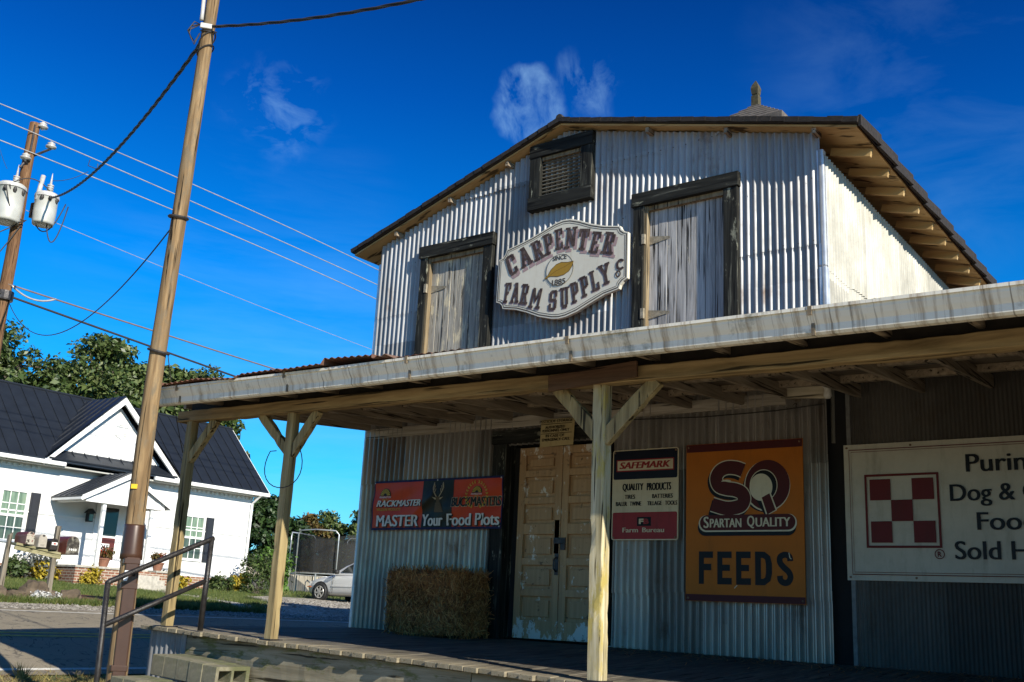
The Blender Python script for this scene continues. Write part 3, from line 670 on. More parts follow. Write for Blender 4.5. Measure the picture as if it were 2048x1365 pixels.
MB().hexa([(-9.7, 6.5, eave_z(-10) + .012), (12, 6.5, eave_z(12) + .012), (12, 10, eave_z(12) + .312), (-10, 10, eave_z(-10) + .312), (-9.7, 6.5, eave_z(-10) + .034), (12, 6.5, eave_z(12) + .034), (12, 10, eave_z(12) + .334), (-10, 10, eave_z(-10) + .334)]).build('sheathing', CEILWOOD, PROOF)
x = -9.97
while x < 1.2:
    z0 = eave_z(x) - .11; zz = z0
    ys_ = 6.47 if x > -9.6 else 7.02
    MB().beam((x, ys_, zz + .055 + (ys_ - 6.47) * .081), (x, 9.985, zz + .055 + .285), .045, .125).build('rafter', RAFTERWOOD, PROOF, bevel=.004); x += .60
for y in (7.7, 8.6, 9.4):                                   # purlins between sheathing and rafters read as cross lines
    MB().hexa([(-9.9, y, eave_z(-9.9) + .012 + (y - 6.5) * .0857 - .07), (0, y, eave_z(0) + .012 + (y - 6.5) * .0857 - .07), (0, y + .09, eave_z(0) + .012 + (y - 6.4) * .0857 - .07), (-9.9, y + .09, eave_z(-9.9) + .012 + (y - 6.4) * .0857 - .07)] +
              [(-9.9, y, eave_z(-9.9) + .010 + (y - 6.5) * .0857), (0, y, eave_z(0) + .010 + (y - 6.5) * .0857), (0, y + .09, eave_z(0) + .010 + (y - 6.4) * .0857), (-9.9, y + .09, eave_z(-9.9) + .010 + (y - 6.4) * .0857)]).build('purlin', RAFTERWOOD, PROOF)
MB().box(-10.0, -4.1, YW - .075, YW - .03, 3.80, 3.93).build('ledger', LEDGER, STORE, bevel=.004)
MB().hexa([(-4.02, 9.6, 3.80), (-3.57, 9.6, 3.76), (-3.57, 9.64, 3.76), (-4.02, 9.64, 3.80), (-4.02, 9.6, 3.91), (-3.57, 9.6, 3.88), (-3.57, 9.64, 3.88), (-4.02, 9.64, 3.91)]).build('patch_board', m_wood('pale_patch', [(.36, .30, .2), (.56, .49, .36), (.66, .6, .47)], 'X', 16), STORE, bevel=.004)
MB().box(-4.0, -1.2, 9.3, 9.36, 3.93, 4.03).build('tie_timber', RAFTERWOOD, STORE)
def nails(name, pts, parent, ax):
    mb = MB()
    for p in pts: mb.lathe([(.0075, 0), (.006, .004), (.002, .006)], p, 6, ax)
    o = mb.build(name, m_plain('nail_rust', (.09, .06, .04), .7, .2, .4, 20), parent); o['kind'] = 'stuff'; return o
np_ = []
for z_, pt in ((5.50, .082), (6.95, .082), (4.7, .164), (6.2, .164)):
    k = 0
    while XL + .03 + pt * 2 * k < XR - .05:
        x_ = XL + pt * (round((0.0) / pt)) + pt * 2 * k; x_ = math.ceil(XL / .082) * .082 + pt * 2 * k; k += 1
        if roof_z(x_) - .15 > z_ and not (-9.3 < x_ < -7.9 and z_ < 6.4) and not (-6.0 < x_ < -4.5 and z_ < 6.5) and x_ < XR: np_.append((x_, YW - .062 - dent(x_, z_) - .004, z_ + random.uniform(-.01, .01)))
nails('nail_heads', np_, STORE, 'Y')
lamp = MB().lathe([(.065, 4.02), (.07, 3.99), (.05, 3.97), (.035, 3.93), (.045, 3.90), (.045, 3.86), (.03, 3.84), (.035, 3.80), (.04, 3.77), (.02, 3.745)], (-3.53, 9.56, 0), 14).build('lamp_holder', m_plain('porcelain_white', (.62, .60, .54), .35, 0, .2, 14), STORE, smooth=True)
MB().tube([(-3.53, 9.6, 4.02), (-3.3, 9.5, 4.03), (-2.9, 9.2, 3.84), (-2.7, 9.0, 3.86), (-2.2, 9.0, 3.84)], .008, 5).build('lamp_cable', CABLE, lamp)
MB().tube([(-6.0, 9.93, 3.78), (-5.0, 9.90, 3.735), (-4.2, 9.90, 3.74), (-3.7, 9.9, 3.77)], .006, 5).build('loose_wire', CABLE, STORE)
gp = [(6.49, 0.0), (6.49, -.165), (6.435, -.165), (6.415, -.150), (6.412, -.10), (6.39, -.07), (6.372, -.035), (6.37, -.012), (6.352, -.010), (6.352, .012), (6.362, .014), (6.378, .004), (6.39, -.04), (6.43, -.08), (6.44, -.14), (6.475, -.15), (6.477, 0.0)]
mb = MB(); gx = [-9.63, -7.0, -4.2, -1.4, 2, 6, 12]; ng = len(gp)
for x in gx:
    dip = -.010 if x == -7.0 else (.006 if x == -4.2 else 0)
    for (y, z) in gp: mb.v.append((x, y, eave_z(x) - .01 + dip + z))
for i in range(len(gx) - 1):
    for k in range(ng): mb.f.append((i * ng + k, (i + 1) * ng + k, (i + 1) * ng + (k + 1) % ng, i * ng + (k + 1) % ng))
GUT = mb.build('gutter', GUTTER, PROOF)
JG = m_plain('joint_grime', (.17, .13, .08), .6, .1, .5, 22)
for x in (-9.20, -7.55, -6.0, -4.35, -2.45, -.9):
    MB().box(x - .014, x + .014, 6.347, 6.358, eave_z(x) - .055, eave_z(x) + .006).build('gutter_joint', JG, GUT)
    MB().box(x - .012, x + .012, 6.404, 6.416, eave_z(x) - .178, eave_z(x) - .085).build('gutter_hanger', JG, GUT)
MB().box(-9.636, -9.631, 6.355, 6.49, eave_z(-9.9) - .17, eave_z(-9.9)).build('gutter_cap', GUTTER, GUT)
MB().hexa([(-9.64, 6.495, eave_z(-10) - .06), (12, 6.495, eave_z(12) - .06), (12, 6.52, eave_z(12) - .06), (-9.64, 6.52, eave_z(-10) - .06), (-9.64, 6.495, eave_z(-10) + .02), (12, 6.495, eave_z(12) + .02), (12, 6.52, eave_z(12) + .02), (-9.64, 6.52, eave_z(-10) + .02)]).build('fascia_board', CEILWOOD, PROOF)

# ------------------------------------------------------------------ hand rail and cinder-block steps
HR = thing('hand_rail', 'black pipe hand rail with chipped paint beside the block steps', 'railing', (-9.1, 6.3, 1.3))
xr = -9.10
MB().tube([(xr, 6.96, 2.235), (xr, 6.89, 2.205), (xr, 5.84, 1.74), (xr, 5.81, 1.715)], .026, 10).build('top_rail', RAILPAINT, HR, smooth=True)
MB().tube([(xr, 6.92, 1.80), (xr, 5.85, 1.345)], .024, 10).build('lower_rail', RAILPAINT, HR, smooth=True)
MB().tube([(xr, 6.94, 2.225), (xr, 6.93, 1.31)], .028, 10).build('rail_post', RAILPAINT, HR, smooth=True)
MB().tube([(xr, 5.82, 1.72), (xr, 5.87, .25)], .026, 10).build('rail_post', RAILPAINT, HR, smooth=True)
def cinder(origin, tilt):
    """hollow block lying on its side: 0.19 along X, 0.40 along Y, 0.195 high; two cores through X"""
    hx, ly, hz, wl = .0965, .40, .195, .04
    out = [(0, 0), (ly, 0), (ly, hz), (0, hz)]
    holes = [[(wl, wl + .004), (ly / 2 - .015, wl), (ly / 2 - .015, hz - wl), (wl, hz - wl)], [(ly / 2 + .015, wl), (ly - wl, wl + .004), (ly - wl, hz - wl), (ly / 2 + .015, hz - wl)]]
    mb = MB(); ys = sorted({0, wl, ly / 2 - .015, ly / 2 + .015, ly - wl, ly}); zs = [0, wl, hz - wl, hz]
    for i in range(5):
        for j in range(3):
            if j == 1 and i in (1, 3): continue
            for sx in (-hx, hx): mb.add([(sx, ys[i], zs[j]), (sx, ys[i + 1], zs[j]), (sx, ys[i + 1], zs[j + 1]), (sx, ys[i], zs[j + 1])], [(0, 1, 2, 3)])
    ring = [(0, 0), (ly, 0), (ly, hz), (0, hz)]
    for a, b in zip(ring, ring[1:] + ring[:1]): mb.add([(-hx, a[0], a[1]), (hx, a[0], a[1]), (hx, b[0], b[1]), (-hx, b[0], b[1])], [(0, 1, 2, 3)])
    for i in (1, 3):
        r = [(ys[i], zs[1]), (ys[i + 1], zs[1]), (ys[i + 1], zs[2]), (ys[i], zs[2])]
        for a, b in zip(r, r[1:] + r[:1]): mb.add([(-hx, a[0], a[1]), (hx, a[0], a[1]), (hx, b[0], b[1]), (-hx, b[0], b[1])], [(0, 1, 2, 3)])
    import bmesh
    bm = bmesh.new()
    for p in mb.v: bm.verts.new(p)
    bm.verts.ensure_lookup_table()
    for f in mb.f: bm.faces.new([bm.verts[i] for i in f])
    bmesh.ops.remove_doubles(bm, verts=bm.verts, dist=1e-4); bmesh.ops.recalc_face_normals(bm, faces=bm.faces)
    me = bpy.data.meshes.new('cinder_block'); bm.to_mesh(me); bm.free(); me.materials.append(BLOCK)
    o = bpy.data.objects.new('cinder_block', me); COL.objects.link(o); o.location = origin; o.rotation_euler = tilt
    b = o.modifiers.new('bevel', 'BEVEL'); b.width = .007; b.segments = 2; b.limit_method = 'ANGLE'
    return o
order = ['leftmost', 'second from left', 'middle', 'fourth from left', 'rightmost, its two cores showing']
base = None
for row, (zt, yf) in enumerate([(1.075, 6.52), (.875, 6.10), (.675, 5.68), (.475, 5.26)]):
    for k in range(5):
        xx = -9.155 + .197 * k + row * -.02; loc = (xx, yf + random.uniform(-.008, .008), zt - .195 - .012 * k + random.uniform(-.004, .004)); ro = (0, .055, random.uniform(-.012, .012))
        if base is None: o = base = cinder(loc, ro)
        else:
            o = base.copy(); COL.objects.link(o); o.location = loc; o.rotation_euler = ro
        if row > 1 and k < 5 and row == 3: pass
        tag(o, ('mossy grey cinder block in the top step, ' if row == 0 else 'grey cinder block in the second step down, ' if row == 1 else 'grey cinder block in a lower step, ') + order[k] + (' of its row' if k < 4 else '') + ('' if row < 2 else (', third step' if row == 2 else ', bottom step')), 'cinder block', 'cinder blocks stacked as porch steps')
# loose straw along the wall foot and floor
def straw(name, n, sampler, ln=(.05, .14), wd=.003, parent=None, origin=(0, 0, 0)):
    P = np.array([sampler() for _ in range(n)]); a = RNG.uniform(0, 2 * np.pi, n); L = RNG.uniform(*ln, n); tz = RNG.uniform(-.25, .25, n)
    d = np.stack([np.cos(a), np.sin(a), tz], 1) * L[:, None] / 2; s_ = np.stack([-np.sin(a), np.cos(a), 0 * a], 1) * wd
    V = np.stack([P - d - s_, P + d - s_, P + d + s_, P - d + s_], 1).reshape(-1, 3)
    return fast_mesh(name, V, np.arange(4 * n).reshape(n, 4), STRAW, parent, origin)
def floor_straw():
    x = random.uniform(-6.0, -1.5); y = 9.9 - abs(random.gauss(0, .45)); return (x, y, deck_z(x, y) + random.uniform(.004, .02))
tag(straw('loose_straw', 1100, floor_straw), kind='stuff')
def hay_straw():
    x = random.gauss(-8.2, .6); y = 9.15 - abs(random.gauss(0, .25)); return (x, y, deck_z(x, y) + .006)
# ------------------------------------------------------------------ hay bales
def bale(name, label, x0, x1, y0, y1, z0, z1):
    T = thing(name, label, 'hay bale', ((x0 + x1) / 2, (y0 + y1) / 2, z0), 'hay bales on the porch')
    import bmesh
    bm = bmesh.new(); bmesh.ops.create_grid(bm, x_segments=1, y_segments=1, size=1); bm.clear()
    bmesh.ops.create_cube(bm, size=1)
    bmesh.ops.subdivide_edges(bm, edges=bm.edges, cuts=14, use_grid_fill=True)
    from mathutils import noise
    sx, sy, sz = x1 - x0, y1 - y0, z1 - z0
    for v in bm.verts:
        p = Vector((v.co.x * sx, v.co.y * sy, v.co.z * sz)); q = p + Vector((x0 * 3, z0 * 5, 0))
        r = Vector((abs(v.co.x) * 2, abs(v.co.y) * 2, abs(v.co.z) * 2)); edge = sorted(r)[1] ** 6 * .03
        d = (noise.noise(q * 6) * .045 + noise.noise(q * 22) * .025 - edge)
        tw = -.022 if any(abs(p.x - tx) < .03 for tx in (-sx * .27, sx * .27)) else 0
        v.co = p * (1 + (d + tw) / max(.2, p.length)) + Vector((0, 0, sz / 2))
    me = bpy.data.meshes.new('bale_body'); bm.to_mesh(me); bm.free(); me.materials.append(HAY)
    o = bpy.data.objects.new('bale_body', me); COL.objects.link(o); o.parent = T
    def samp():
        f = random.random(); cxm, cym = (x0 + x1) / 2, (y0 + y1) / 2
        if f < .5: return (random.uniform(x0, x1), y0 - random.uniform(-.012, .012), random.uniform(z0, z1))
        if f < .8: return (x1 + random.uniform(-.012, .012), random.uniform(y0, y1), random.uniform(z0, z1))
        return (random.uniform(x0, x1), random.uniform(y0, y1), z1 + random.uniform(-.015, .008))
    n = 1900; P = np.array([samp() for _ in range(n)]); d = RNG.normal(size=(n, 3)) * np.array([.6, .6, 1.3]); d /= np.linalg.norm(d, axis=1)[:, None]; L = RNG.uniform(.05, .20, n)[:, None] / 2
    s_ = np.cross(d, RNG.normal(size=(n, 3))); s_ = s_ / np.linalg.norm(s_, axis=1)[:, None] * .0040
    V = np.stack([P - d * L - s_, P + d * L - s_, P + d * L + s_, P - d * L + s_], 1).reshape(-1, 3)
    ob = fast_mesh('straw_ends', V, np.arange(4 * n).reshape(n, 4), STRAW, T); ob['kind'] = 'stuff'
    for tx in (.23, .77):
        X = x0 + sx * tx; MB().tube([(X, y0 - .004, z0 + .01), (X, y0 - .004, z1 - .01), (X, y0 + .03, z1 - .012), (X, y1, z1 - .01)], .006, 5).build('twine', m_plain('twine', (.30, .22, .10), .8), T)
    return T
bale('hay_bale', 'dark brown hay bale on the porch floor, under another bale', -8.72, -7.66, 9.22, 9.80, 1.36, 1.715)
bale('hay_bale', 'dark brown hay bale on top of another bale by the door', -8.75, -7.70, 9.24, 9.82, 1.72, 2.065)
# ------------------------------------------------------------------ lettering
_tc = {}
def glyphs(s, bold=0.0, shear=0.0):
    key = (s, bold, shear)
    if key in _tc: return _tc[key]
    cu = bpy.data.curves.new('txt', 'FONT'); cu.body = s; cu.size = 1; cu.offset = bold; cu.shear = shear; cu.resolution_u = 4
    ob = bpy.data.objects.new('txt', cu); COL.objects.link(ob); bpy.context.view_layer.update()
    me = bpy.data.meshes.new_from_object(ob.evaluated_get(bpy.context.evaluated_depsgraph_get()))
    V = [(v.co.x, v.co.y) for v in me.vertices]; Fs = [tuple(p.vertices) for p in me.polygons]
    bpy.data.objects.remove(ob); bpy.data.curves.remove(cu); bpy.data.meshes.remove(me)
    x0 = min(v[0] for v in V); x1 = max(v[0] for v in V); y0 = min(v[1] for v in V); y1 = max(v[1] for v in V)
    _tc[key] = ([((a - x0) / (x1 - x0), (b - y0) / (y1 - y0)) for a, b in V], Fs); return _tc[key]
def text(mb, s, x0, x1, z0, z1, y, bold=0.0, shear=0.0, skew=0.0, heavy=0.0):
    if heavy:                       # thick strokes: the same word laid three times, each a hair further out
        mb.mark(); V, Fs = glyphs(s, 0.0, shear); w_ = x1 - x0 - 2 * heavy
        for q in (-1, 0, 1): mb.add([(x0 + heavy + u * w_ + q * heavy, y - .0003 * (q + 1), z0 + v * (z1 - z0)) for u, v in V], Fs)
        return mb
    V, Fs = glyphs(s, bold, shear); mb.mark()
    return mb.add([(x0 + u * (x1 - x0), y, z0 + v * (z1 - z0) + skew * u) for u, v in V], Fs)
def Rr(x0, x1, z0, z1): return [(x0, z0), (x1, z0), (x1, z1), (x0, z1)]
WEST = {
 'C': [Rr(0, .26, .16, .84), [(0, .84), (.26, .84), (.30, 1), (.12, 1)], [(.12, 0), (.30, 0), (.26, .16), (0, .16)], Rr(.2, .62, .87, 1), Rr(.2, .62, 0, .13), Rr(.48, .72, .66, .96), Rr(.48, .72, .04, .32)],
 'A': [[(.04, .1), (.26, .1), (.50, 1), (.30, 1)], [(.54, .1), (.80, .1), (.54, 1), (.32, 1)], Rr(.2, .6, .30, .42), Rr(-.05, .33, 0, .12), Rr(.46, .88, 0, .12), Rr(.20, .50, .90, 1)],
 'R': [Rr(.1, .34, .1, .9), Rr(-.02, .46, 0, .12), Rr(-.02, .6, .88, 1), Rr(.3, .6, .45, .57), Rr(.52, .76, .54, .92), [(.36, .5), (.58, .5), (.80, .1), (.56, .1)], Rr(.5, .88, 0, .12)],
 'P': [Rr(.1, .34, .1, .9), Rr(-.02, .48, 0, .12), Rr(-.02, .6, .88, 1), Rr(.3, .6, .40, .52), Rr(.52, .76, .47, .93)],
 'E': [Rr(.1, .34, .1, .9), Rr(-.02, .72, .88, 1), Rr(-.02, .72, 0, .12), Rr(.3, .54, .44, .56), Rr(.54, .74, .68, .90), Rr(.54, .74, .1, .32)],
 'N': [Rr(.08, .26, .1, .9), Rr(.60, .78, .1, .9), [(.08, .92), (.34, .92), (.78, .08), (.54, .08)], Rr(-.04, .38, 0, .12), Rr(-.04, .34, .9, 1), Rr(.48, .90, .88, 1)],
 'T': [Rr(.28, .54, .1, .9), Rr(0, .82, .86, 1), Rr(0, .18, .62, .88), Rr(.64, .82, .62, .88), Rr(.16, .66, 0, .12)],
 'F': [Rr(.1, .34, .1, .9), Rr(-.02, .72, .88, 1), Rr(-.02, .46, 0, .12), Rr(.3, .54, .44, .56), Rr(.54, .74, .66, .90)],
 'M': [Rr(.06, .26, .1, .9), Rr(.74, .94, .1, .9), [(.06, .95), (.30, .95), (.57, .30), (.44, .30)], [(.70, .95), (.94, .95), (.56, .30), (.43, .30)], Rr(-.06, .38, 0, .12), Rr(.62, 1.06, 0, .12)],
 'S': [Rr(.12, .64, .87, 1), Rr(0, .24, .52, .92), Rr(.08, .66, .44, .58), Rr(.50, .74, .08, .50), Rr(.10, .62, 0, .13), Rr(.52, .74, .66, .95), Rr(0, .22, .05, .34)],
 'U': [Rr(.08, .32, .14, .9), Rr(.54, .76, .14, .9), Rr(.18, .66, 0, .16), Rr(-.04, .42, .9, 1), Rr(.42, .88, .9, 1)],
 'L': [Rr(.1, .34, .1, .9), Rr(-.02, .46, .9, 1), Rr(-.02, .76, 0, .12), Rr(.56, .76, .1, .36)],
 'Y': [Rr(.30, .54, .1, .52), [(0, .92), (.26, .92), (.52, .46), (.32, .46)], [(.58, .92), (.84, .92), (.52, .46), (.32, .46)], Rr(-.08, .34, .9, 1), Rr(.50, .92, .9, 1), Rr(.16, .68, 0, .12)]}
def west(mb, ch, cx, cz, h, wd, y, rot=0.0, dx=0.0, dz=0.0, grow=0.0):
    c, s = math.cos(rot), math.sin(rot)
    for i, st in enumerate(WEST[ch]):
        mx = sum(p[0] for p in st) / len(st); mz = sum(p[1] for p in st) / len(st); q = []
        for u, v in st:
            u += grow * (1 if u > mx else -1); v += grow * (1 if v > mz else -1)
            a, b = (u - .41) * wd / .82, (v - .5) * h
            q.append((cx + a * c - b * s + dx, cz + a * s + b * c + dz))
        mb.flat(q, y - i * .00035)

# ------------------------------------------------------------------ shop sign on the gable
PW = m_paint('sign_cream', (.66, .63, .53), (.34, .27, .16), .35); PBR = m_paint('sign_brown', (.048, .030, .027), (.34, .27, .22), .5, scale=14)
PMV = m_paint('sign_mauve', (.36, .25, .25), (.5, .4, .36), .3); PGOLD = m_paint('sign_gold', (.36, .21, .03), (.2, .13, .03), .4); PLINE = m_paint('sign_line', (.06, .05, .04), (.3, .25, .2), .3)
half = [(.94, .395), (.94, 0), (.94, -.305)]
out = [(-7.71, 6.062), (-7.52, 6.108), (-7.32, 6.161), (-7.095, 6.24), (-6.96, 6.285), (-6.86, 6.302), (-6.76, 6.295), (-6.629, 6.252), (-6.445, 6.17), (-6.266, 6.112), (-6.047, 6.066), (-6.029, 6.022), (-5.985, 5.986), (-5.938, 5.972), (-5.935, 5.41), (-5.99, 5.385), (-6.029, 5.343), (-6.045, 5.297), (-6.24, 5.257), (-6.446, 5.175), (-6.621, 5.100), (-6.78, 5.058), (-6.88, 5.050), (-6.982, 5.062), (-7.171, 5.112), (-7.365, 5.195), (-7.523, 5.25), (-7.731, 5.289), (-7.744, 5.332), (-7.786, 5.371), (-7.837, 5.387), (-7.83, 5.945), (-7.77, 5.958), (-7.73, 6.007)]
YS = 9.845
SG = thing('shop_sign', 'cream shaped shop sign with brown western lettering and a gold leaf on the gable', 'sign', (-6.885, YS, 5.68))
MB().prism(out, YS, YS + .05, 'XZ').build('board', PW, SG, bevel=.004)
MB().box(-7.6, -7.5, YS + .05, YW - .03, 5.4, 5.9).box(-6.3, -6.2, YS + .05, YW - .03, 5.4, 5.9).build('bracket', STEEL, SG)
cxs, czs = -6.885, 5.68
def inset(k): return [(cxs + (x - cxs) * (1 - k / .95), czs + (z - czs) * (1 - k / (.36 + .26 * abs(z - czs)))) for x, z in out]
MB().strip(inset(.022), .007, YS - .0015, True).strip(inset(.045), .0035, YS - .0015, True).build('border', PLINE, SG)
top = [('C', -7.606, 5.850, .28, .20, .38), ('A', -7.415, 5.920, .27, .21, .36), ('R', -7.225, 5.972, .27, .19, .30), ('P', -7.060, 6.025, .28, .18, .22), ('E', -6.905, 6.060, .27, .16, .10), ('N', -6.738, 6.045, .27, .19, -.06), ('T', -6.555, 5.990, .27, .19, -.18), ('E', -6.378, 5.920, .27, .18, -.24), ('R', -6.195, 5.880, .27, .20, -.26)]
bot = [('F', -7.650, 5.487, .26, .14, -.10), ('A', -7.530, 5.468, .26, .15, -.14), ('R', -7.390, 5.430, .26, .15, -.18), ('M', -7.230, 5.362, .27, .17, -.22), ('S', -6.954, 5.290, .25, .16, -.06), ('U', -6.795, 5.300, .26, .15, .06), ('P', -6.645, 5.345, .26, .15, .18), ('P', -6.510, 5.400, .26, .15, .22), ('L', -6.372, 5.450, .26, .15, .22), ('Y', -6.236, 5.505, .26, .17, .22)]
mb = MB(); ms = MB(); mb.mark(); ms.mark()
for (ch, x, z, h, wd, r) in top:
    west(mb, ch, x, z, h, wd * .80, YS - .006, r); west(ms, ch, x, z, h, wd * .80, YS - .0012, r, .026, -.042, .01)
mb.mark(); ms.mark()
for (ch, x, z, h, wd, r) in bot:
    if ch == 'S': mb.mark(); ms.mark()
    west(mb, ch, x, z, h, wd * .78, YS - .006, r); west(ms, ch, x, z, h, wd * .78, YS - .0012, r, -.012, -.012, .01)
mb.strip([(-6.03 + .0 + .045 * math.cos(a), 5.588 + .055 * math.sin(a)) for a in [math.radians(d) for d in range(40, 325, 20)]], .016, YS - .006).strip([(-6.06 + .028 * math.cos(a), 5.478 + .034 * math.sin(a)) for a in [math.radians(d) for d in range(0, 360, 30)]], .009, YS - .006, True)
mb.rect(-6.09, -6.0, 5.545, 5.552, YS - .0063)
ms.build_split('letter_shadow', PMV, SG); mb.build_split('lettering', PBR, SG)
mb = MB().strip([(-6.882 + .195 * math.cos(a), 5.663 + .195 * math.sin(a)) for a in [2 * math.pi * k / 60 for k in range(60)]], .003, YS - .009, True)
text(mb, 'SINCE', -6.99, -6.785, 5.785, 5.845, YS - .0095, .025); text(mb, '1885', -6.985, -6.79, 5.475, 5.545, YS - .0095, .025)
MB().disc(-6.882, 5.663, .193, .193, YS - .0075, 60).build('roundel', PW, SG)
mb.build_split('small_lettering', PLINE, SG)
lf = [(-7.093, 5.584), (-7.07, 5.60), (-7.048, 5.617), (-7.004, 5.683), (-6.932, 5.736), (-6.859, 5.753), (-6.766, 5.737), (-6.684, 5.740), (-6.7, 5.681), (-6.743, 5.624), (-6.815, 5.588), (-6.906, 5.579), (-7.0, 5.595), (-7.04, 5.592), (-7.085, 5.572)]
MB().flat(lf[::-1], YS - .0095).build('gold_leaf', PGOLD, SG)
MB().strip(lf, .0035, YS - .010, True).strip([(-7.04, 5.60), (-6.93, 5.655), (-6.80, 5.69), (-6.70, 5.735)], .002, YS - .010).build('leaf_outline', m_paint('leaf_line', (.10, .06, .015)), SG)

# ------------------------------------------------------------------ red hunting banner
YB_ = 9.875
BN = thing('banner', 'red vinyl banner with a dark deer panel hung on the corrugated wall by the door', 'banner', (-8.66, YB_, 2.6))
PR = m_paint('banner_red', (.56, .060, .014), (.22, .04, .015), .45, rough=.35, scale=2.2); PDK = m_paint('banner_dark', (.016, .018, .012), (.08, .07, .03), .5, .4, 4)
PNV = m_paint('banner_navy', (.012, .015, .07), (.03, .03, .06), .4); PWH = m_paint('banner_white', (.70, .70, .66), (.4, .38, .33), .3, scale=8); PYG = m_paint('banner_gold', (.55, .38, .05), (.2, .14, .03), .3)
bx0, bx1, bz0, bz1 = -9.71, -7.605, 2.598, 3.212
def bwave(x, z):      # sagging cloth with a few creases
    u = (x - bx0) / (bx1 - bx0); v = (z - bz0) / (bz1 - bz0)
    return .012 * math.sin(9 * u + 5 * v) * math.sin(math.pi * v) + .010 * math.sin(17 * u - 11 * v + 1) * v * (1 - v) * 3 + .012 * math.exp(-((u * 1.2 - .25 - v * .5) / .035) ** 2) * (1 if u < .5 else 0)
def cloth(x0, x1, z0, z1, y, nx, nz):
    mb = MB()
    for i in range(nx + 1):
        for k in range(nz + 1):
            x = x0 + (x1 - x0) * i / nx; z = z0 + (z1 - z0) * k / nz; mb.v.append((x, y - bwave(x, z), z))
    for i in range(nx):
        for k in range(nz): a = i * (nz + 1) + k; mb.f.append((a, a + nz + 1, a + nz + 2, a + 1))
    return mb
cloth(bx0, bx1, bz0, bz1, YB_, 70, 24).build('cloth', PR, BN, smooth=True, fix=False)
cloth(-8.86, -8.36, bz0 + .022, bz1 - .02, YB_ - .003, 24, 24).build('dark_panel', PDK, BN, smooth=True, fix=False)
hem = cloth(bx0 - .004, bx1 + .004, bz1 - .02, bz1 + .006, YB_ - .002, 60, 1); h2 = cloth(bx0 - .004, bx1 + .004, bz0 - .006, bz0 + .022, YB_ - .002, 60, 1)
hem.add(h2.v, h2.f); h3 = cloth(bx0 - .004, bx0 + .012, bz0, bz1, YB_ - .002, 1, 12); hem.add(h3.v, h3.f); h3 = cloth(bx1 - .012, bx1 + .004, bz0, bz1, YB_ - .002, 1, 12); hem.add(h3.v, h3.f)
hem.build('hem', PNV, BN, fix=False)
def drape(mb, off): mb.v = [(x, YB_ - off - bwave(x, z), z) for x, y, z in mb.v]; return mb
def words(mb, *a, **k): return text(mb, *a, **k)
mw = MB(); md = MB()
for s, a, b in (('MASTER', -9.62, -8.905), ('Your', -8.85, -8.50), ('Food', -8.435, -8.055), ('Plots', -7.99, -7.625)):
    text(mw, s, a, b, 2.635, 2.778, 0, heavy=.007); text(md, s, a + .010, b + .016, 2.620, 2.768, 0, heavy=.011)
text(mw, 'RACKMASTER', -9.635, -8.875, 2.888, 2.968, 0, 0, .25, 0, .005); text(md, 'RACKMASTER', -9.625, -8.862, 2.878, 2.960, 0, 0, .25, 0, .007)
text(md, 'BUCKMASTERS', -8.37, -7.62, 2.862, 2.975, 0, heavy=.006); mbo = MB(); text(mbo, 'BUCKMASTERS', -8.378, -7.612, 2.856, 2.981, 0, heavy=.011)
text(mw, 'PENNINGTON', -9.60, -9.40, 2.995, 3.02, 0, .02, .2); text(mw, 'PENNINGTON', -8.08, -7.91, 2.998, 3.02, 0, .02, .2)
drape(mbo, .006).build('pale_lettering_edge', m_paint('letter_edge', (.50, .36, .22)), BN); drape(md, .009).build_split('dark_lettering', PDK, BN); drape(mw, .012).build_split('white_lettering', PWH, BN)
my = MB(); mdd = MB(); text(my, 'WILDLIFE PRODUCTS', -9.63, -9.225, 2.835, 2.868, 0, .02); text(my, 'SEED', -9.55, -9.45, 2.968, 2.985, 0, .02); text(my, 'SEED', -8.03, -7.96, 2.978, 2.992, 0, .02)
for cx_, cz_, r in ((-9.505, 3.03, .085), (-7.995, 3.03, .072)):
    mdd.disc(cx_, cz_ - .005, r * 1.15, r * 1.15, 0, 20, 0, 180)
    for a in range(8, 180, 18):
        a0, a1 = math.radians(a - 6), math.radians(a + 6); my.flat([(cx_ + r * .35 * math.cos(a0), cz_ + r * .35 * math.sin(a0)), (cx_ + r * math.cos(a0), cz_ + r * math.sin(a0)), (cx_ + r * math.cos(a1), cz_ + r * math.sin(a1)), (cx_ + r * .35 * math.cos(a1), cz_ + r * .35 * math.sin(a1))], 0)
for s_ in (-1, 1):
    for k in range(11):                         # laurel leaves either side of the seed badge
        a = math.radians(-72 + 14.5 * k); px, pz = -7.995 + s_ * .158 * math.cos(a), 3.0 + .155 * math.sin(a); ta = a + math.pi / 2
        for q in (-.6, .6):
            d = Vector((s_ * math.cos(ta + q), math.sin(ta + q))) * .034; n_ = Vector((-d.y, d.x)) * .25
            my.flat([(px, pz), (px + d.x * .5 + n_.x, pz + d.y * .5 + n_.y), (px + d.x, pz + d.y), (px + d.x * .5 - n_.x, pz + d.y * .5 - n_.y)], 0)
drape(mdd, .0045).build('badge', PDK, BN); drape(my, .0105).build('gold_print', PYG, BN)
deer = MB()                                     # a plain stag head: antlers, ears, face and neck
for s_ in (-1, 1):
    deer.strip([(-8.60 + s_ * .02, 2.99), (-8.60 + s_ * .06, 3.05), (-8.60 + s_ * .085, 3.10), (-8.60 + s_ * .07, 3.17)], .006, 0)
    for q, l in ((.35, .05), (.6, .06), (.85, .05)): deer.strip([(-8.60 + s_ * (.03 + .06 * q), 3.0 + .12 * q), (-8.60 + s_ * (.02 + .05 * q), 3.0 + .12 * q + l)], .005, 0)
    deer.flat([(-8.60 + s_ * .025, 2.975), (-8.60 + s_ * .085, 2.99), (-8.60 + s_ * .035, 2.952)], 0)
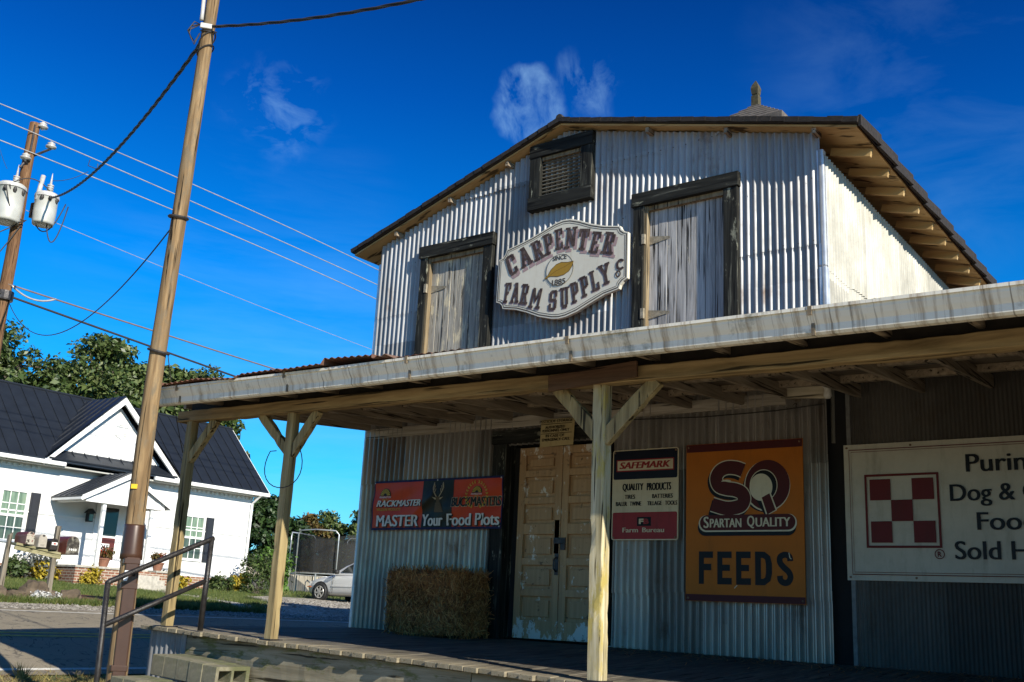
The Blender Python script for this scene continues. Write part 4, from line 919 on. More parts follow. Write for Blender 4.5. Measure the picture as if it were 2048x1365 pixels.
fc = MB().flat([(-8.63, 2.99), (-8.57, 2.99), (-8.575, 2.93), (-8.585, 2.885), (-8.615, 2.885), (-8.625, 2.93)], 0).flat([(-8.64, 2.92), (-8.56, 2.92), (-8.50, 2.80), (-8.66, 2.80)], -.001)
drape(deer, .0075).build('antlers', m_paint('antler', (.42, .34, .22)), BN); fc.v = [(x, YB_ - .0055 - bwave(x, z) + y, z) for x, y, z in fc.v]; fc.build('stag', m_paint('stag_brown', (.11, .075, .035)), BN)
MB().disc(bx0 + .02, bz1 - .02, .010, .010, YB_ - .012, 12).disc(bx1 - .02, bz1 - .02, .010, .010, YB_ - .012, 12).disc(bx1 - .02, bz0 + .02, .010, .010, YB_ - .012, 12).disc(-8.62, bz1 - .014, .010, .010, YB_ - .014, 12).build('eyelet', PORC, BN)

# ------------------------------------------------------------------ enamel product sign
YF = 9.902
SM = thing('product_sign', 'navy, cream and red enamel sign listing tires and twine right of the porch post', 'sign', (-5.70, YF, 2.46))
CRM = m_paint('enamel_cream', (.62, .55, .38), (.15, .12, .06), .4); NAVY = m_paint('enamel_navy', (.008, .010, .022), (.03, .03, .03), .4, .35); CRIM = m_paint('enamel_crimson', (.30, .028, .028), (.07, .02, .015), .45, .35); BLK = m_paint('enamel_black', (.004, .004, .005), (.03, .027, .02), .25, .4)
sx0, sx1, sz0, sz1 = -6.105, -5.292, 2.455, 3.435
def rrect(x0, x1, z0, z1, r, n=5):
    p = []
    for cx_, cz_, a0 in ((x1 - r, z0 + r, -90), (x1 - r, z1 - r, 0), (x0 + r, z1 - r, 90), (x0 + r, z0 + r, 180)):
        for k in range(n + 1): a = math.radians(a0 + 90 * k / n); p.append((cx_ + r * math.cos(a), cz_ + r * math.sin(a)))
    return p
MB().prism(rrect(sx0, sx1, sz0, sz1, .03), YF, YF + .012, 'XZ').build('panel', CRM, SM)
MB().flat(rrect(sx0 + .012, sx1 - .012, 3.11, sz1 - .012, .018), YF - .001).build('navy_band', NAVY, SM)
MB().flat(rrect(sx0 + .012, sx1 - .012, sz0 + .012, 2.752, .018), YF - .001).build('red_band', CRIM, SM)
mb = MB(); mb.rect(-6.055, -5.345, 3.195, 3.325, YF - .002); mb.build('name_frame', CRIM, SM)
MB().rect(-6.043, -5.357, 3.207, 3.313, YF - .003).build('name_plate', CRM, SM)
mb = text(MB(), 'SAFEMARK', -6.02, -5.385, 3.225, 3.298, YF - .004, 0, .22, 0, .007); mb.build('red_lettering', CRIM, SM)
mb = MB(); text(mb, 'QUALITY', -5.975, -5.712, 2.975, 3.062, YF - .003, heavy=.0045); text(mb, 'PRODUCTS', -5.672, -5.375, 2.983, 3.062, YF - .003, heavy=.0045)
for s, a, b, z0, z1 in (('TIRES', -5.945, -5.812, 2.897, 2.942), ('BATTERIES', -5.605, -5.355, 2.897, 2.942), ('BALER', -6.055, -5.912, 2.822, 2.867), ('TWINE', -5.880, -5.735, 2.822, 2.867), ('TILLAGE', -5.665, -5.485, 2.822, 2.867), ('TOOLS', -5.450, -5.302, 2.822, 2.867)): text(mb, s, a, b, z0, z1, YF - .003, heavy=.0028)
mb.rect(-5.785, -5.615, 2.605, 2.70, YF - .002); mb.build_split('black_lettering', BLK, SM)
mb = MB(); text(mb, 'Farm', -5.965, -5.77, 2.538, 2.588, YF - .003, heavy=.003); text(mb, 'Bureau', -5.72, -5.455, 2.538, 2.588, YF - .003, heavy=.003); text(mb, 'F', -5.762, -5.705, 2.625, 2.682, YF - .004, .05); mb.build_split('white_lettering', CRM, SM)
text(MB(), 'B', -5.708, -5.64, 2.625, 2.682, YF - .0035, .05).build('emblem_letter', CRIM, SM)

# ------------------------------------------------------------------ orange feed sign
FS = thing('feed_sign', 'large orange feed sign with maroon monogram and black block letters', 'sign', (-4.56, YF, 1.84))
ORG = m_paint('feed_orange', (.45, .132, .010), (.17, .07, .012), .5, .5, 2.5); MRN = m_paint('feed_maroon', (.075, .012, .013), (.03, .015, .012), .5, .5); PLW = m_paint('feed_cream', (.62, .59, .44), (.2, .17, .1), .35)
fx0, fx1, fz0, fz1 = -5.20, -3.925, 1.845, 3.445
MB().box(fx0, fx1, YF, YF + .012, fz0, fz1).build('panel', ORG, FS)
MB().rect(fx0 + .003, fx1 - .003, fz1 - .082, fz1 - .003, YF - .001).rect(fx0 + .003, fx1 - .003, fz0 + .003, fz0 + .068, YF - .001).build_split('border_band', MRN, FS)
def smooth(pts, n=8):
    o = []
    for i in range(len(pts) - 1):
        p0, p1, p2, p3 = pts[max(i - 1, 0)], pts[i], pts[i + 1], pts[min(i + 2, len(pts) - 1)]
        for k in range(n):
            t_ = k / n; o.append(tuple(.5 * (2 * b + (c_ - a) * t_ + (2 * a - 5 * b + 4 * c_ - d) * t_ * t_ + (3 * b - a - 3 * c_ + d) * t_ ** 3) for a, b, c_, d in zip(p0, p1, p2, p3)))
    return o + [pts[-1]]
Sp = smooth([(-4.555, 3.150), (-4.63, 3.178), (-4.73, 3.186), (-4.81, 3.155), (-4.853, 3.085), (-4.825, 3.005), (-4.74, 2.972), (-4.65, 2.958), (-4.575, 2.925), (-4.545, 2.865), (-4.575, 2.80), (-4.66, 2.775), (-4.76, 2.775), (-4.90, 2.815)])
HWS = .068
def sh(p, dx, dz): return [(a + dx, b + dz) for a, b in p]
mk = MB().strip(sh(Sp, -.022, -.030), HWS + .010, YF - .002).disc(-4.318, 2.965, .245, .24, YF - .0015)
mwv = MB().disc(-4.302, 2.988, .244, .256, YF - .0025).strip(Sp, HWS + .010, YF - .0060)
mm = MB().disc(-4.298, 2.996, .236, .250, YF - .0032).strip(Sp, HWS, YF - .0070)
mk.build('monogram_shadow', BLK, FS)
mwv.disc(-4.338, 2.992, .148, .160, YF - .0036); mwv.build('monogram_outline', PLW, FS)
mm.build('monogram', MRN, FS)
MB().disc(-4.338, 2.992, .140, .152, YF - .0040).flat([(-4.42, 2.855), (-4.35, 2.86), (-4.29, 2.72), (-4.33, 2.70)], YF - .0043).build('monogram_counter', BLK, FS)
MB().disc(-4.365, 2.975, .122, .136, YF - .0044).disc(-4.74, 3.045, .055, .018, YF - .0075, 24, 0, 180).build('monogram_disc', PLW, FS)
ql = [(-4.365, 2.872), (-4.27, 2.918), (-4.205, 2.745), (-4.305, 2.695)]
MB().strip(ql, .008, YF - .0052, True).build('tail_outline', PLW, FS); MB().flat(ql, YF - .0050).build('monogram_tail', MRN, FS)
MB().flat(rrect(-5.06, -4.005, 2.495, 2.665, .084, 8), YF - .0078).build('name_shadow', BLK, FS)
MB().flat(rrect(-5.05, -3.995, 2.535, 2.705, .084, 8), YF - .0082).build('name_edge', PLW, FS)
MB().flat(rrect(-5.035, -4.01, 2.55, 2.705, .077, 8), YF - .0086).build('name_bar', MRN, FS)
mb = MB(); text(mb, 'S', -4.995, -4.935, 2.575, 2.690, YF - .0092, heavy=.004); text(mb, 'PARTAN', -4.925, -4.575, 2.580, 2.668, YF - .0092, heavy=.004); text(mb, 'Q', -4.515, -4.435, 2.567, 2.692, YF - .0092, heavy=.004); text(mb, 'UALITY', -4.425, -4.06, 2.583, 2.672, YF - .0092, heavy=.004); mb.build_split('white_lettering', PLW, FS)
def block(mb, parts, x0, wd, z0, h, y):
    for i, p in enumerate(parts): mb.flat([(x0 + u * wd, z0 + v * h) for u, v in p], y - i * .0003)
mb = MB(); z0, hh = 2.015, .325
FB = {'F': [Rr(0, .36, 0, 1), Rr(.3, 1, .80, 1), Rr(.3, .88, .42, .62)], 'E': [Rr(0, .36, 0, 1), Rr(.3, 1, .80, 1), Rr(.3, .88, .41, .60), Rr(.3, 1, 0, .20)]}
for ch, xa in (('F', -5.05), ('E', -4.845), ('E', -4.64)): block(mb, FB[ch], xa, .158, z0, hh, YF - .0015)
mb.strip([(-4.405, z0 + .032), (-4.345, z0 + .032), (-4.305, z0 + .06), (-4.292, z0 + .12), (-4.292, z0 + .205), (-4.305, z0 + .265), (-4.345, z0 + .293), (-4.405, z0 + .293)], .032, YF - .0015); mb.rect(-4.437, -4.375, z0, z0 + hh, YF - .0018)
mb.strip(smooth([(-4.073, z0 + .235), (-4.080, z0 + .275), (-4.123, z0 + .296), (-4.173, z0 + .275), (-4.178, z0 + .225), (-4.143, z0 + .178), (-4.093, z0 + .135), (-4.073, z0 + .085), (-4.093, z0 + .040), (-4.133, z0 + .028), (-4.173, z0 + .050), (-4.181, z0 + .095)], 5), .030, YF - .0015)
mb.build('block_lettering', BLK, FS)
MB().strip([(-4.66, 1.98), (-4.63, 2.01)], .004, YF - .0015).strip([(-4.085, 2.33), (-4.075, 2.28), (-4.06, 2.27)], .004, YF - .003).build('scratch', PLW, FS)

# ------------------------------------------------------------------ wide pet-food sign
PF = thing('pet_food_sign', 'wide dull white sign with maroon checkerboard on the darker wing wall', 'sign', (-2.52, 9.94, 2.08))
OFFW = m_paint('pet_sign_white', (.48, .45, .36), (.10, .09, .055), .5, .45, 2.6); MAR2 = m_paint('pet_sign_maroon', (.12, .014, .014), (.05, .02, .015), .5, .5)
px0, px1, pz0, pz1 = -3.53, -1.50, 2.083, 3.355; YP = 9.94
mb = MB(); nx, nz = 40, 24
for i in range(nx + 1):
    for k in range(nz + 1):
        x = px0 + (px1 - px0) * i / nx; z = pz0 + (pz1 - pz0) * k / nz
        d = .010 * math.exp(-((x + 3.42) / .10) ** 2 - ((z - 2.66) / .12) ** 2) + .008 * math.exp(-((x + 2.62) / .09) ** 2 - ((z - 2.93) / .12) ** 2) + .006 * math.exp(-((x + 2.9) / .12) ** 2 - ((z - 3.0) / .05) ** 2)
        mb.v.append((x, YP - d, z))
for i in range(nx):
    for k in range(nz): a = i * (nz + 1) + k; mb.f.append((a, a + nz + 1, a + nz + 2, a + 1))
mb.build('panel', OFFW, PF, smooth=True, fix=False)
MB().box(px0, px1, YP + .002, YP + .02, pz0, pz1).build('backing', STEEL, PF)
Y2 = YP - .013
mb = MB()
for k, hwd in ((.055, .006), (.075, .003)):
    mb.strip([(px0 + k, pz0 + k), (px1 - k, pz0 + k), (px1 - k, pz1 - k), (px0 + k, pz1 - k)], hwd * .7, Y2, True)
mb.build('border', MAR2, PF)
mb = MB(); c0, c1, d0, d1 = -3.34, -2.655, 2.375, 3.065
mb.strip([(c0 + .015, d0 + .015), (c1 - .015, d0 + .015), (c1 - .015, d1 - .015), (c0 + .015, d1 - .015)], .015, Y2, True)
g0, g1, e0, e1 = c0 + .052, c1 - .052, d0 + .052, d1 - .052; sw, shh = (g1 - g0) / 3, (e1 - e0) / 3
for i, k in ((0, 0), (2, 0), (1, 1), (0, 2), (2, 2)): mb.rect(g0 + sw * i, g0 + sw * (i + 1), e0 + shh * k, e0 + shh * (k + 1), Y2)
mb.strip([(-2.685 + .040 * math.cos(a), 2.325 + .040 * math.sin(a)) for a in [2 * math.pi * k / 24 for k in range(24)]], .004, Y2, True); text(mb, 'R', -2.703, -2.667, 2.302, 2.348, Y2, .03)
mb.build('checkerboard', MAR2, PF)
mb = MB(); text(mb, 'Purina', -2.42, -1.80, 3.05, 3.21, Y2, heavy=.005); text(mb, 'Dog & Cat', -2.57, -1.66, 2.745, 2.945, Y2, heavy=.005); text(mb, 'Food', -2.355, -1.87, 2.535, 2.69, Y2, heavy=.005); text(mb, 'Sold Here', -2.555, -1.63, 2.28, 2.44, Y2, heavy=.005)
mb.build_split('black_lettering', BLK, PF)
for par, xs_, zs_, yy_ in ((SM, (sx0 + .03, sx1 - .03), (sz0 + .03, sz1 - .03), YF), (FS, (fx0 + .03, fx1 - .03), (fz0 + .03, fz1 - .03), YF), (PF, (px0 + .03, -2.9, px1 - .03), (pz0 + .03, pz1 - .03), YP)):
    for a_ in xs_:
        for b_ in zs_: MB().lathe([(.004, -.009), (.010, -.007), (.011, 0)], (a_, yy_, b_), 10, 'Y').build('screw', RUSTY, par)
# ------------------------------------------------------------------ warning notice over the door
NS = thing('warning_notice', 'small curled yellowed warning notice above the double door', 'sign', (-6.85, 9.80, 3.51))
NTC = m_paint('notice_paper', (.50, .40, .20), (.22, .12, .02), .6, .6, 5)
mb = MB(); n_ = 10
for k in range(n_ + 1):
    u = k / n_; x = -7.075 + .47 * u; y = 9.862 - .02 * math.sin(math.pi * u) ; b_ = .03 * max(0, u - .8)
    mb.v += [(x, y - .012 - b_, 3.515 + .01 * u), (x, y, 3.84)]
for k in range(n_): mb.f.append((2 * k, 2 * k + 2, 2 * k + 3, 2 * k + 1))
mb.build('sheet', NTC, NS, fix=False)
mb = MB(); yy = 9.825
for s, a, b, z0 in (('PESTICIDE STORAGE', -7.07, -6.61, 3.795), ('AUTHORIZED', -6.99, -6.71, 3.725), ('PERSONNEL ONLY', -7.035, -6.65, 3.685), ('IN CASE OF', -6.98, -6.72, 3.625), ('EMERGENCY CALL', -7.03, -6.64, 3.58)): text(mb, s, a, b, z0, z0 + .032, yy, heavy=.0015)
mb.rect(-7.06, -6.62, 3.775, 3.781, yy).rect(-7.05, -6.62, 3.665, 3.670, yy); mb.build_split('lettering', BLK, NS)
# ------------------------------------------------------------------ near service pole
PX, PY = -9.37, 6.235
def ZP(z): return 1.6 + (z - 1.6) * .915
def bow(z): return -.055 * math.sin(math.pi * max(0, min(1, (z - .2) / 8.2)))
LX, LY = .0056 * .55, .0056 * .83
NP = thing('utility_pole', 'slim tan service pole with a brown conduit guard standing beside the porch corner', 'utility pole', (PX, PY, H(PX) - .1))
mb = MB(); pts = []; rs = []
for k in range(40):
    z = .2 + (9.0 - .2) * k / 39; pts.append((PX + .006 * math.sin(z * 1.3) + LX * z + .55 * bow(z), PY + .006 * math.cos(z * 1.1) + LY * z + .83 * bow(z), z)); rs.append(.100 - .0024 * z * 1.5 + random.uniform(-.0012, .0012))
mb.tube(pts, rs, 20).build('shaft', POLEWOOD, NP, smooth=True)
cd = Vector((-PX, -PY, 0)).normalized(); sd = Vector((-cd.y, cd.x, 0))
def loc(f, s, z): z = ZP(z); return Vector((PX + LX * z + .55 * bow(z), PY + LY * z + .83 * bow(z), z)) + cd * f + sd * s
def ring(mb, c, r, tilt, rad=.008, n=20): return mb.tube([(c[0] + r * math.cos(a), c[1] + r * math.sin(a), c[2] + tilt[0] * math.cos(a) + tilt[1] * math.sin(a)) for a in [2 * math.pi * k / n for k in range(n + 1)]], rad, 5)
for c_, r_, tl_, w_ in ((tuple(loc(0, 0, 4.32)), .102, (-.03, 0), .016), (tuple(loc(0, 0, 5.95)), .096, (-.02, .01), .018), (tuple(loc(0, 0, 8.15)), .085, (.05, .03), .008), (tuple(loc(0, 0, 8.3)), .085, (.08, .02), .008), (tuple(loc(0, 0, 8.42)), .086, (-.03, .03), .008)): ring(MB(), c_, r_, tl_, w_).build('wire_band', CABLE, NP)
# the guard faces the camera: direction from pole to camera
mb = MB()
for s0, s1, f0, f1, z0, z1 in ((-.040, .080, .04, .112, .28, 2.02), (.045, .086, .02, .107, .28, 2.02)):
    mb.hexa([loc(f0, s0, z0), loc(f0, s1, z0), loc(f1, s1, z0), loc(f1, s0, z0), loc(f0, s0, z1), loc(f0, s1, z1), loc(f1, s1, z1), loc(f1, s0, z1)])
mb.build('conduit_guard', RISER, NP, bevel=.008)
mb = MB(); n_ = 16; rings = []
for z, r in ((2.00, .108), (2.06, .107), (2.35, .102), (2.37, .098)):
    mb.v += [tuple(loc(r * math.cos(a), r * math.sin(a), z)) for a in [math.radians(-120 + 240 * k / n_) for k in range(n_ + 1)]]
for i in range(3):
    for k in range(n_): a = i * (n_ + 1) + k; mb.f.append((a, a + 1, a + n_ + 2, a + n_ + 1))
gd = mb.build('curved_guard', RISER, NP, smooth=True); sm_ = gd.modifiers.new('solid', 'SOLIDIFY'); sm_.thickness = .008
for z in (.62, .88, 1.72, 1.98):
    mb = MB(); mb.hexa([loc(-.02, -.098, z - .03), loc(-.02, .094, z - .03), loc(.117, .094, z - .03), loc(.117, -.055, z - .03), loc(-.02, -.098, z + .03), loc(-.02, .094, z + .03), loc(.117, .094, z + .03), loc(.117, -.055, z + .03)])
    mb.build('guard_strap', RISER, NP, bevel=.006)
MB().lathe([(.018, 0), (.018, .008)], tuple(loc(.113, .045, 1.84)), 12, 'X').build('guard_hole', BLACK, NP)
MB().hexa([loc(.12, -.045, 1.77), loc(.12, -.01, 1.77), loc(.128, -.01, 1.77), loc(.128, -.045, 1.77), loc(.12, -.04, 1.88), loc(.12, .01, 1.88), loc(.128, .01, 1.88), loc(.128, -.04, 1.88)]).build('torn_label', m_plain('label_paper', (.62, .66, .68), .6, 0, .2, 20), NP)
mb = MB(); mb.hexa([loc(.07, -.085, 2.75), loc(.095, -.025, 2.75), loc(.105, -.025, 2.75), loc(.08, -.085, 2.75), loc(.07, -.085, 2.80), loc(.095, -.025, 2.80), loc(.105, -.025, 2.80), loc(.08, -.085, 2.80)]); mb.build('number_tag', YELLOW, NP)
mb = MB().tube([loc(.03, -.11, 8.85), loc(.04, -.10, 8.65), loc(.06, -.095, 8.52)], .022, 8); mb.build('conduit', PORC, NP, smooth=True)
mb = MB().hexa([loc(.06, -.10, 8.40), loc(.07, .03, 8.40), loc(.105, .03, 8.40), loc(.095, -.10, 8.40), loc(.06, -.10, 8.47), loc(.07, .03, 8.47), loc(.105, .03, 8.47), loc(.095, -.10, 8.47)]); mb.build('clevis', PORC, NP, bevel=.01)
mb = MB()
for k in range(7):
    q = random.uniform(-.05, .05); mb.tube([loc(.05, -.10, 8.46), loc(.04 + q, -.19 + q * .6, 8.42 + q), loc(.06, -.20 - q * .5, 8.30 + q), loc(.05, -.13, 8.22 - abs(q)), loc(.05, -.09, 8.34)], .007, 5)
mb.build('tap_wires', CABLE, NP, smooth=True)
# ------------------------------------------------------------------ transformer pole
TX, TY = -21.62, 10.42
TP = thing('utility_pole', 'dark brown power pole carrying two white transformers at the left edge', 'utility pole', (TX, TY, H(TX) - .1))
MB().tube([(TX + .02 * math.sin(k), TY, 1.2 + 10.45 * k / 20) for k in range(21)], [.165 - .0028 * k for k in range(21)], 14).build('shaft', POLEDARK, TP, smooth=True)
def insul(c, name='insulator'):
    o = MB().lathe([(.02, -.10), (.03, -.06), (.11, -.05), (.115, -.02), (.06, .0), (.085, .02), (.08, .05), (.04, .07), (.03, .09)], c, 14).build(name, PORC, TP, smooth=True)
    return o
I1, I2, I3 = (-21.5, 10.55, 11.62), (-21.48, 10.80, 11.24), (-21.5, 10.30, 10.78)
for c_ in (I1, I2, I3): insul((c_[0], c_[1], c_[2]))
MB().box(-21.54, -21.50, 10.36, 10.40, 10.95, 11.58).tube([(-21.52, 10.38, 11.50), I1], .02, 6).tube([(-21.55, 10.50, 10.90), (-21.48, 10.80, 11.16)], .03, 6).tube([(-21.6, 10.45, 10.62), (-21.5, 10.30, 10.68)], .035, 6).tube([(-21.5, 10.28, 10.62), (-21.5, 10.22, 10.50)], .03, 6).build('insulator_bracket', STEEL, TP)
for (c_, r, h, bs) in (((-21.50, 10.12, 9.20), .285, .80, 1), ((-21.15, 10.74, 9.28), .235, .66, 2)):
    prof = [(r * .82, 0), (r * .9, -.01), (r * .93, .04), (r * .95, .06), (r * 1.0, h * .4), (r, h - .03), (r * 1.06, h - .02), (r * 1.06, h + .01), (r * .9, h + .05), (r * .3, h + .09)]
    tk = MB().lathe(prof, c_, 24).build('transformer', TANK, TP, smooth=False)
    tk.data.polygons.foreach_set('use_smooth', [True] * len(tk.data.polygons))
    MB().lathe([(r * 1.075, h - .06), (r * 1.085, h - .05), (r * 1.085, h - .025), (r * 1.075, h - .015)], c_, 24).build('lid_band', PORC, tk)
    q = []
    z = h + .05
    for k in range(5): q += [(.035, z), (.07, z + .012), (.07, z + .03), (.035, z + .045)]; z += .05
    q += [(.025, z), (.02, z + .10), (.005, z + .26)]
    MB().lathe(q, (c_[0] - .03, c_[1] + (.08 if bs == 1 else .05), c_[2]), 12).build('bushing', PORC, tk, smooth=True)
    if bs == 2: MB().tube([(c_[0], c_[1] - .22, c_[2] + h * .75), (c_[0], c_[1] - .16, c_[2] + h + .42)], .05, 8).build('arrester', PORC, tk, smooth=True)
    for k in range(3):
        a = -.9 + .7 * k; MB().lathe([(.03, -.05), (.045, 0), (.03, .06)], (c_[0] + r * math.cos(a), c_[1] + r * math.sin(a), c_[2] + h * .82), 8).build('secondary_bushing', CABLE, tk)
    MB().box(c_[0] - .30, c_[0] - r + .03, c_[1] - .06 + (.15 if bs == 1 else -.12), c_[1] + .06 + (.15 if bs == 1 else -.12), c_[2] + h * .25, c_[2] + h * .75).build('mounting_bracket', STEEL, tk)
mb = MB()
def sag(a, b, s, n=24): return [tuple(Vector(a).lerp(Vector(b), k / n) - Vector((0, 0, s * 4 * (k / n) * (1 - k / n)))) for k in range(n + 1)]
for a, b, s in (((-21.25, 10.0, 10.0), (-21.05, 10.9, 9.85), -.28), ((-21.25, 9.95, 9.95), (-21.4, 10.5, 9.35), .25), ((-21.2, 9.85, 9.9), (-21.35, 10.45, 9.3), .30), ((-21.0, 11.1, 9.85), (-21.3, 10.6, 9.4), .45), ((-20.97, 11.15, 9.8), (-21.1, 10.75, 9.55), .75), ((-21.35, 10.4, 9.3), (-21.7, 9.4, 8.6), .1), ((-21.4, 10.42, 9.25), (-21.75, 9.5, 7.6), .2)): mb.tube(sag(a, b, s, 14), .013, 5)
mb.build('drop_wires', CABLE, TP, smooth=True)
mb = MB().tube(sag((-21.17, 10.80, 10.33), (-21.48, 11.75, 10.98), .07, 10), .006, 4).tube([(-21.48, 11.75, 11.28), (-21.48, 11.72, 11.12), (-21.48, 11.95, 11.12), (-21.48, 11.95, 11.25)], .010, 5).tube(sag((-21.6, 10.0, 10.4), (-21.5, 9.6, 11.0), .05, 8), .006, 4); mb.build('jumper', CABLE, TP)
MB().lathe([(.19, 7.55), (.195, 7.58), (.195, 7.72), (.19, 7.75)], (TX, TY, 0), 14).build('pole_band', STEEL, TP)
# ------------------------------------------------------------------ lines
def line(name, label, pts, r, mt, group='overhead lines'):
    return tag(MB().tube(pts, r, 5).build(name, mt, smooth=True), label, 'cable', group)
def through(a, m, b, ext, n=40):    # parabola in y through three points at one x, carried on to y = ext
    (y0, z0), (y1, z1), (y2, z2) = a, m, b
    co = np.polyfit([y0, y1, y2], [z0, z1, z2], 2); return [(-21.5, y, float(np.polyval(co, y))) for y in np.linspace(ext[0], ext[1], n)]
line('power_line', 'topmost bare line over the white transformers, first of the bare lines down the sky', through((10.55, 11.73), (13.85, 11.72), (21.28, 11.45), (-8, 34)), .013, WIREGREY)
line('power_line', 'second bare line from the top, on the insulator right of the dark pole', through((10.76, 11.37), (14.0, 11.28), (21.29, 10.99), (-8, 34)), .013, WIREGREY)
line('power_line', 'third bare line from the top, on the insulator left of the dark pole', through((10.36, 10.92), (14.06, 10.86), (21.34, 10.54), (-8, 34)), .013, WIREGREY)
line('neutral_line', 'thinnest pale line, meeting the store wall low beside the porch roof', through((11.2, 9.55), (14.3, 9.34), (21.31, 8.99), (10.5, 34)), .007, WIREGREY)
line('phone_cable', 'brownish cable from the dark pole passing behind the porch roof, upper of two', through((10.45, 7.89), (13.91, 7.76), (18.29, 7.62), (10.4, 32)), .020, m_plain('sheath_brown', (.16, .12, .10), .6, 0, .2))
line('phone_cable', 'black cable from the dark pole running down behind the near pole, lower of two', through((10.38, 7.65), (13.97, 7.37), (16.68, 7.16), (-4, 32)), .026, CABLE)
line('slack_cable', 'pale slack loop of cable hanging beside the dark pole below its transformers', sag((-21.48, 10.48, 7.88), (-21.5, 11.5, 7.86), .16, 14), .022, WIREGREY)
WK = np.polyfit([-9.33, -8.41, -7.59, -6.99, -6.45, -5.94, -3, 0, 6, 14], [7.85, 7.66, 7.44, 7.28, 7.15, 7.05, 6.78, 6.80, 7.6, 9.6], 4)
WR = [(float(x), float(np.polyval(WK, x))) for x in np.linspace(-9.33, 14, 150)]
def twisted(name, label, pts, r, off, turns):
    mb = MB(); n = len(pts)
    for s_ in range(3):
        q = []
        for k, p in enumerate(pts):
            a = 2 * math.pi * (turns * k / n + s_ / 3); q.append((p[0], p[1] + off * math.cos(a), p[2] + off * math.sin(a)))
        mb.tube(q, r, 5)
    return tag(mb.build(name, CABLE, smooth=True), label, 'cable', 'overhead lines')
twisted('service_cable', 'thick twisted black cable from the white transformers up to the near pole', sag((-21.2, 10.80, 9.93), (-9.42, 6.24, 7.73), .45, 90), .011, .015, 13)
twisted('service_cable', 'twisted black cable leaving the near pole top towards the upper right', [(x, 6.24, z) for x, z in WR], .009, .011, 22)
line('guy_wire', 'thin black wire sagging from the near pole band down to the dark pole', sag((-9.43, 6.24, 5.56), (-21.55, 10.5, 7.55), 1.0, 40), .008, CABLE)
line('thin_wire', 'thin dark wire dropping from the near pole to the leftmost porch post', sag((-9.33, 6.28, 4.09), (-9.78, 6.94, 3.16), .05, 12), .005, CABLE)

# ------------------------------------------------------------------ white house across the road
HS = thing('white_house', 'white sided house with dark blue metal roof, front gable and brick footing', 'house', (-32, 18.6, 2.0))
m, t = mat('white_siding'); c = t.coord(); s = t.sep(c)
fr_ = t.math('FRACT', t.math('MULTIPLY', s[2], 7.5))
t.out(t.ramp(t.noise(c, 1.5, 4), [(.3, (.66, .66, .65)), (.7, (.76, .76, .74))]), .5, 0, t.bump(fr_, .35, .02)); SIDING = m
WHITE = m_plain('white_trim', (.80, .80, .78), .5, 0, .04)
NAVYROOF = m_plain('navy_metal_roof', (.016, .020, .028), .42, .15, .15, 3)
SHUT = m_plain('shutter_black', (.018, .020, .026), .5, 0, .15)
m, t = mat('window_glass'); c = t.coord()
t.out(t.ramp(t.noise(t.mapv(c, (1, 9, 1)), 1.0, 3), [(.35, (.10, .15, .10)), (.6, (.20, .27, .19))]), .12, 0, spec=.6); GLASS = m
m, t = mat('dark_glass'); t.out((.02, .025, .025), .06, 0, spec=.6); DGLASS = m
BRICK = m_brick('brick', (.23, .085, .05), (.30, .15, .09), (.46, .41, .33), 2.3)
BRICKX = m_brick('brick_end', (.20, .075, .045), (.26, .12, .075), (.36, .32, .26), 2.3, (0, 2))
FX = -30.0
MB().box(-36.2, FX, 5.0, 24.45, 2.38, 5.30).prism([(5.0 * 0 - 36.2, 5.3), (FX, 5.3), (-33.1, 7.75)], 24.40, 24.45, 'XZ').build('wall', SIDING, HS)
MB().box(-36.1, FX + .02, 5.1, 24.35, 1.8, 2.379).build('brick_footing', BRICK, HS)
EZ, RX, RZ = 5.46, -32.05, 7.90
def roof_pl(x0, z0, x1, z1, y0, y1, name, th=.06, seam=.42, parent=HS):
    mb = MB().hexa([(x0, y0, z0 - th), (x1, y0, z1 - th), (x1, y1, z1 - th), (x0, y1, z0 - th), (x0, y0, z0), (x1, y0, z1), (x1, y1, z1), (x0, y1, z0)])
    y = y0 + .02
    while y < y1: mb.beam((x0, y, z0 + .014), (x1, y, z1 + .014), .022, .034); y += seam
    return mb.build(name, NAVYROOF, parent)
roof_pl(-29.58, EZ, RX, RZ, 3.0, 24.78, 'roof'); roof_pl(-34.5, EZ, RX - .001, RZ, 3.0, 24.78, 'roof')
MB().tube([(RX, 3, RZ + .01), (RX, 24.78, RZ + .01)], .05, 6).build('ridge_cap', NAVYROOF, HS)
MB().box(-29.62, -29.50, 3.0, 16.95, EZ - .17, EZ - .05).box(-29.62, -29.50, 20.05, 24.80, EZ - .17, EZ - .05).build('gutter', WHITE, HS, bevel=.02)
MB().box(-30.0, -29.63, 5, 24.7, EZ - .20, EZ - .16).build('soffit', m_plain('vented_soffit', (.42, .42, .38), .6, 0, .1, 30), HS)
mb = MB()
for k in range(90):
    y = 8 + .185 * k
    if not 16.4 < y < 20.6: mb.box(FX + .002, FX + .05, y, y + .09, EZ - .30, EZ - .21)
mb.build('dentil_trim', WHITE, HS)
MB().prism([(-29.58, EZ - .02), (RX, RZ - .02), (RX, RZ - .20), (-29.70, EZ - .20)], 24.781, 24.82, 'XZ').build('rake_board', WHITE, HS)
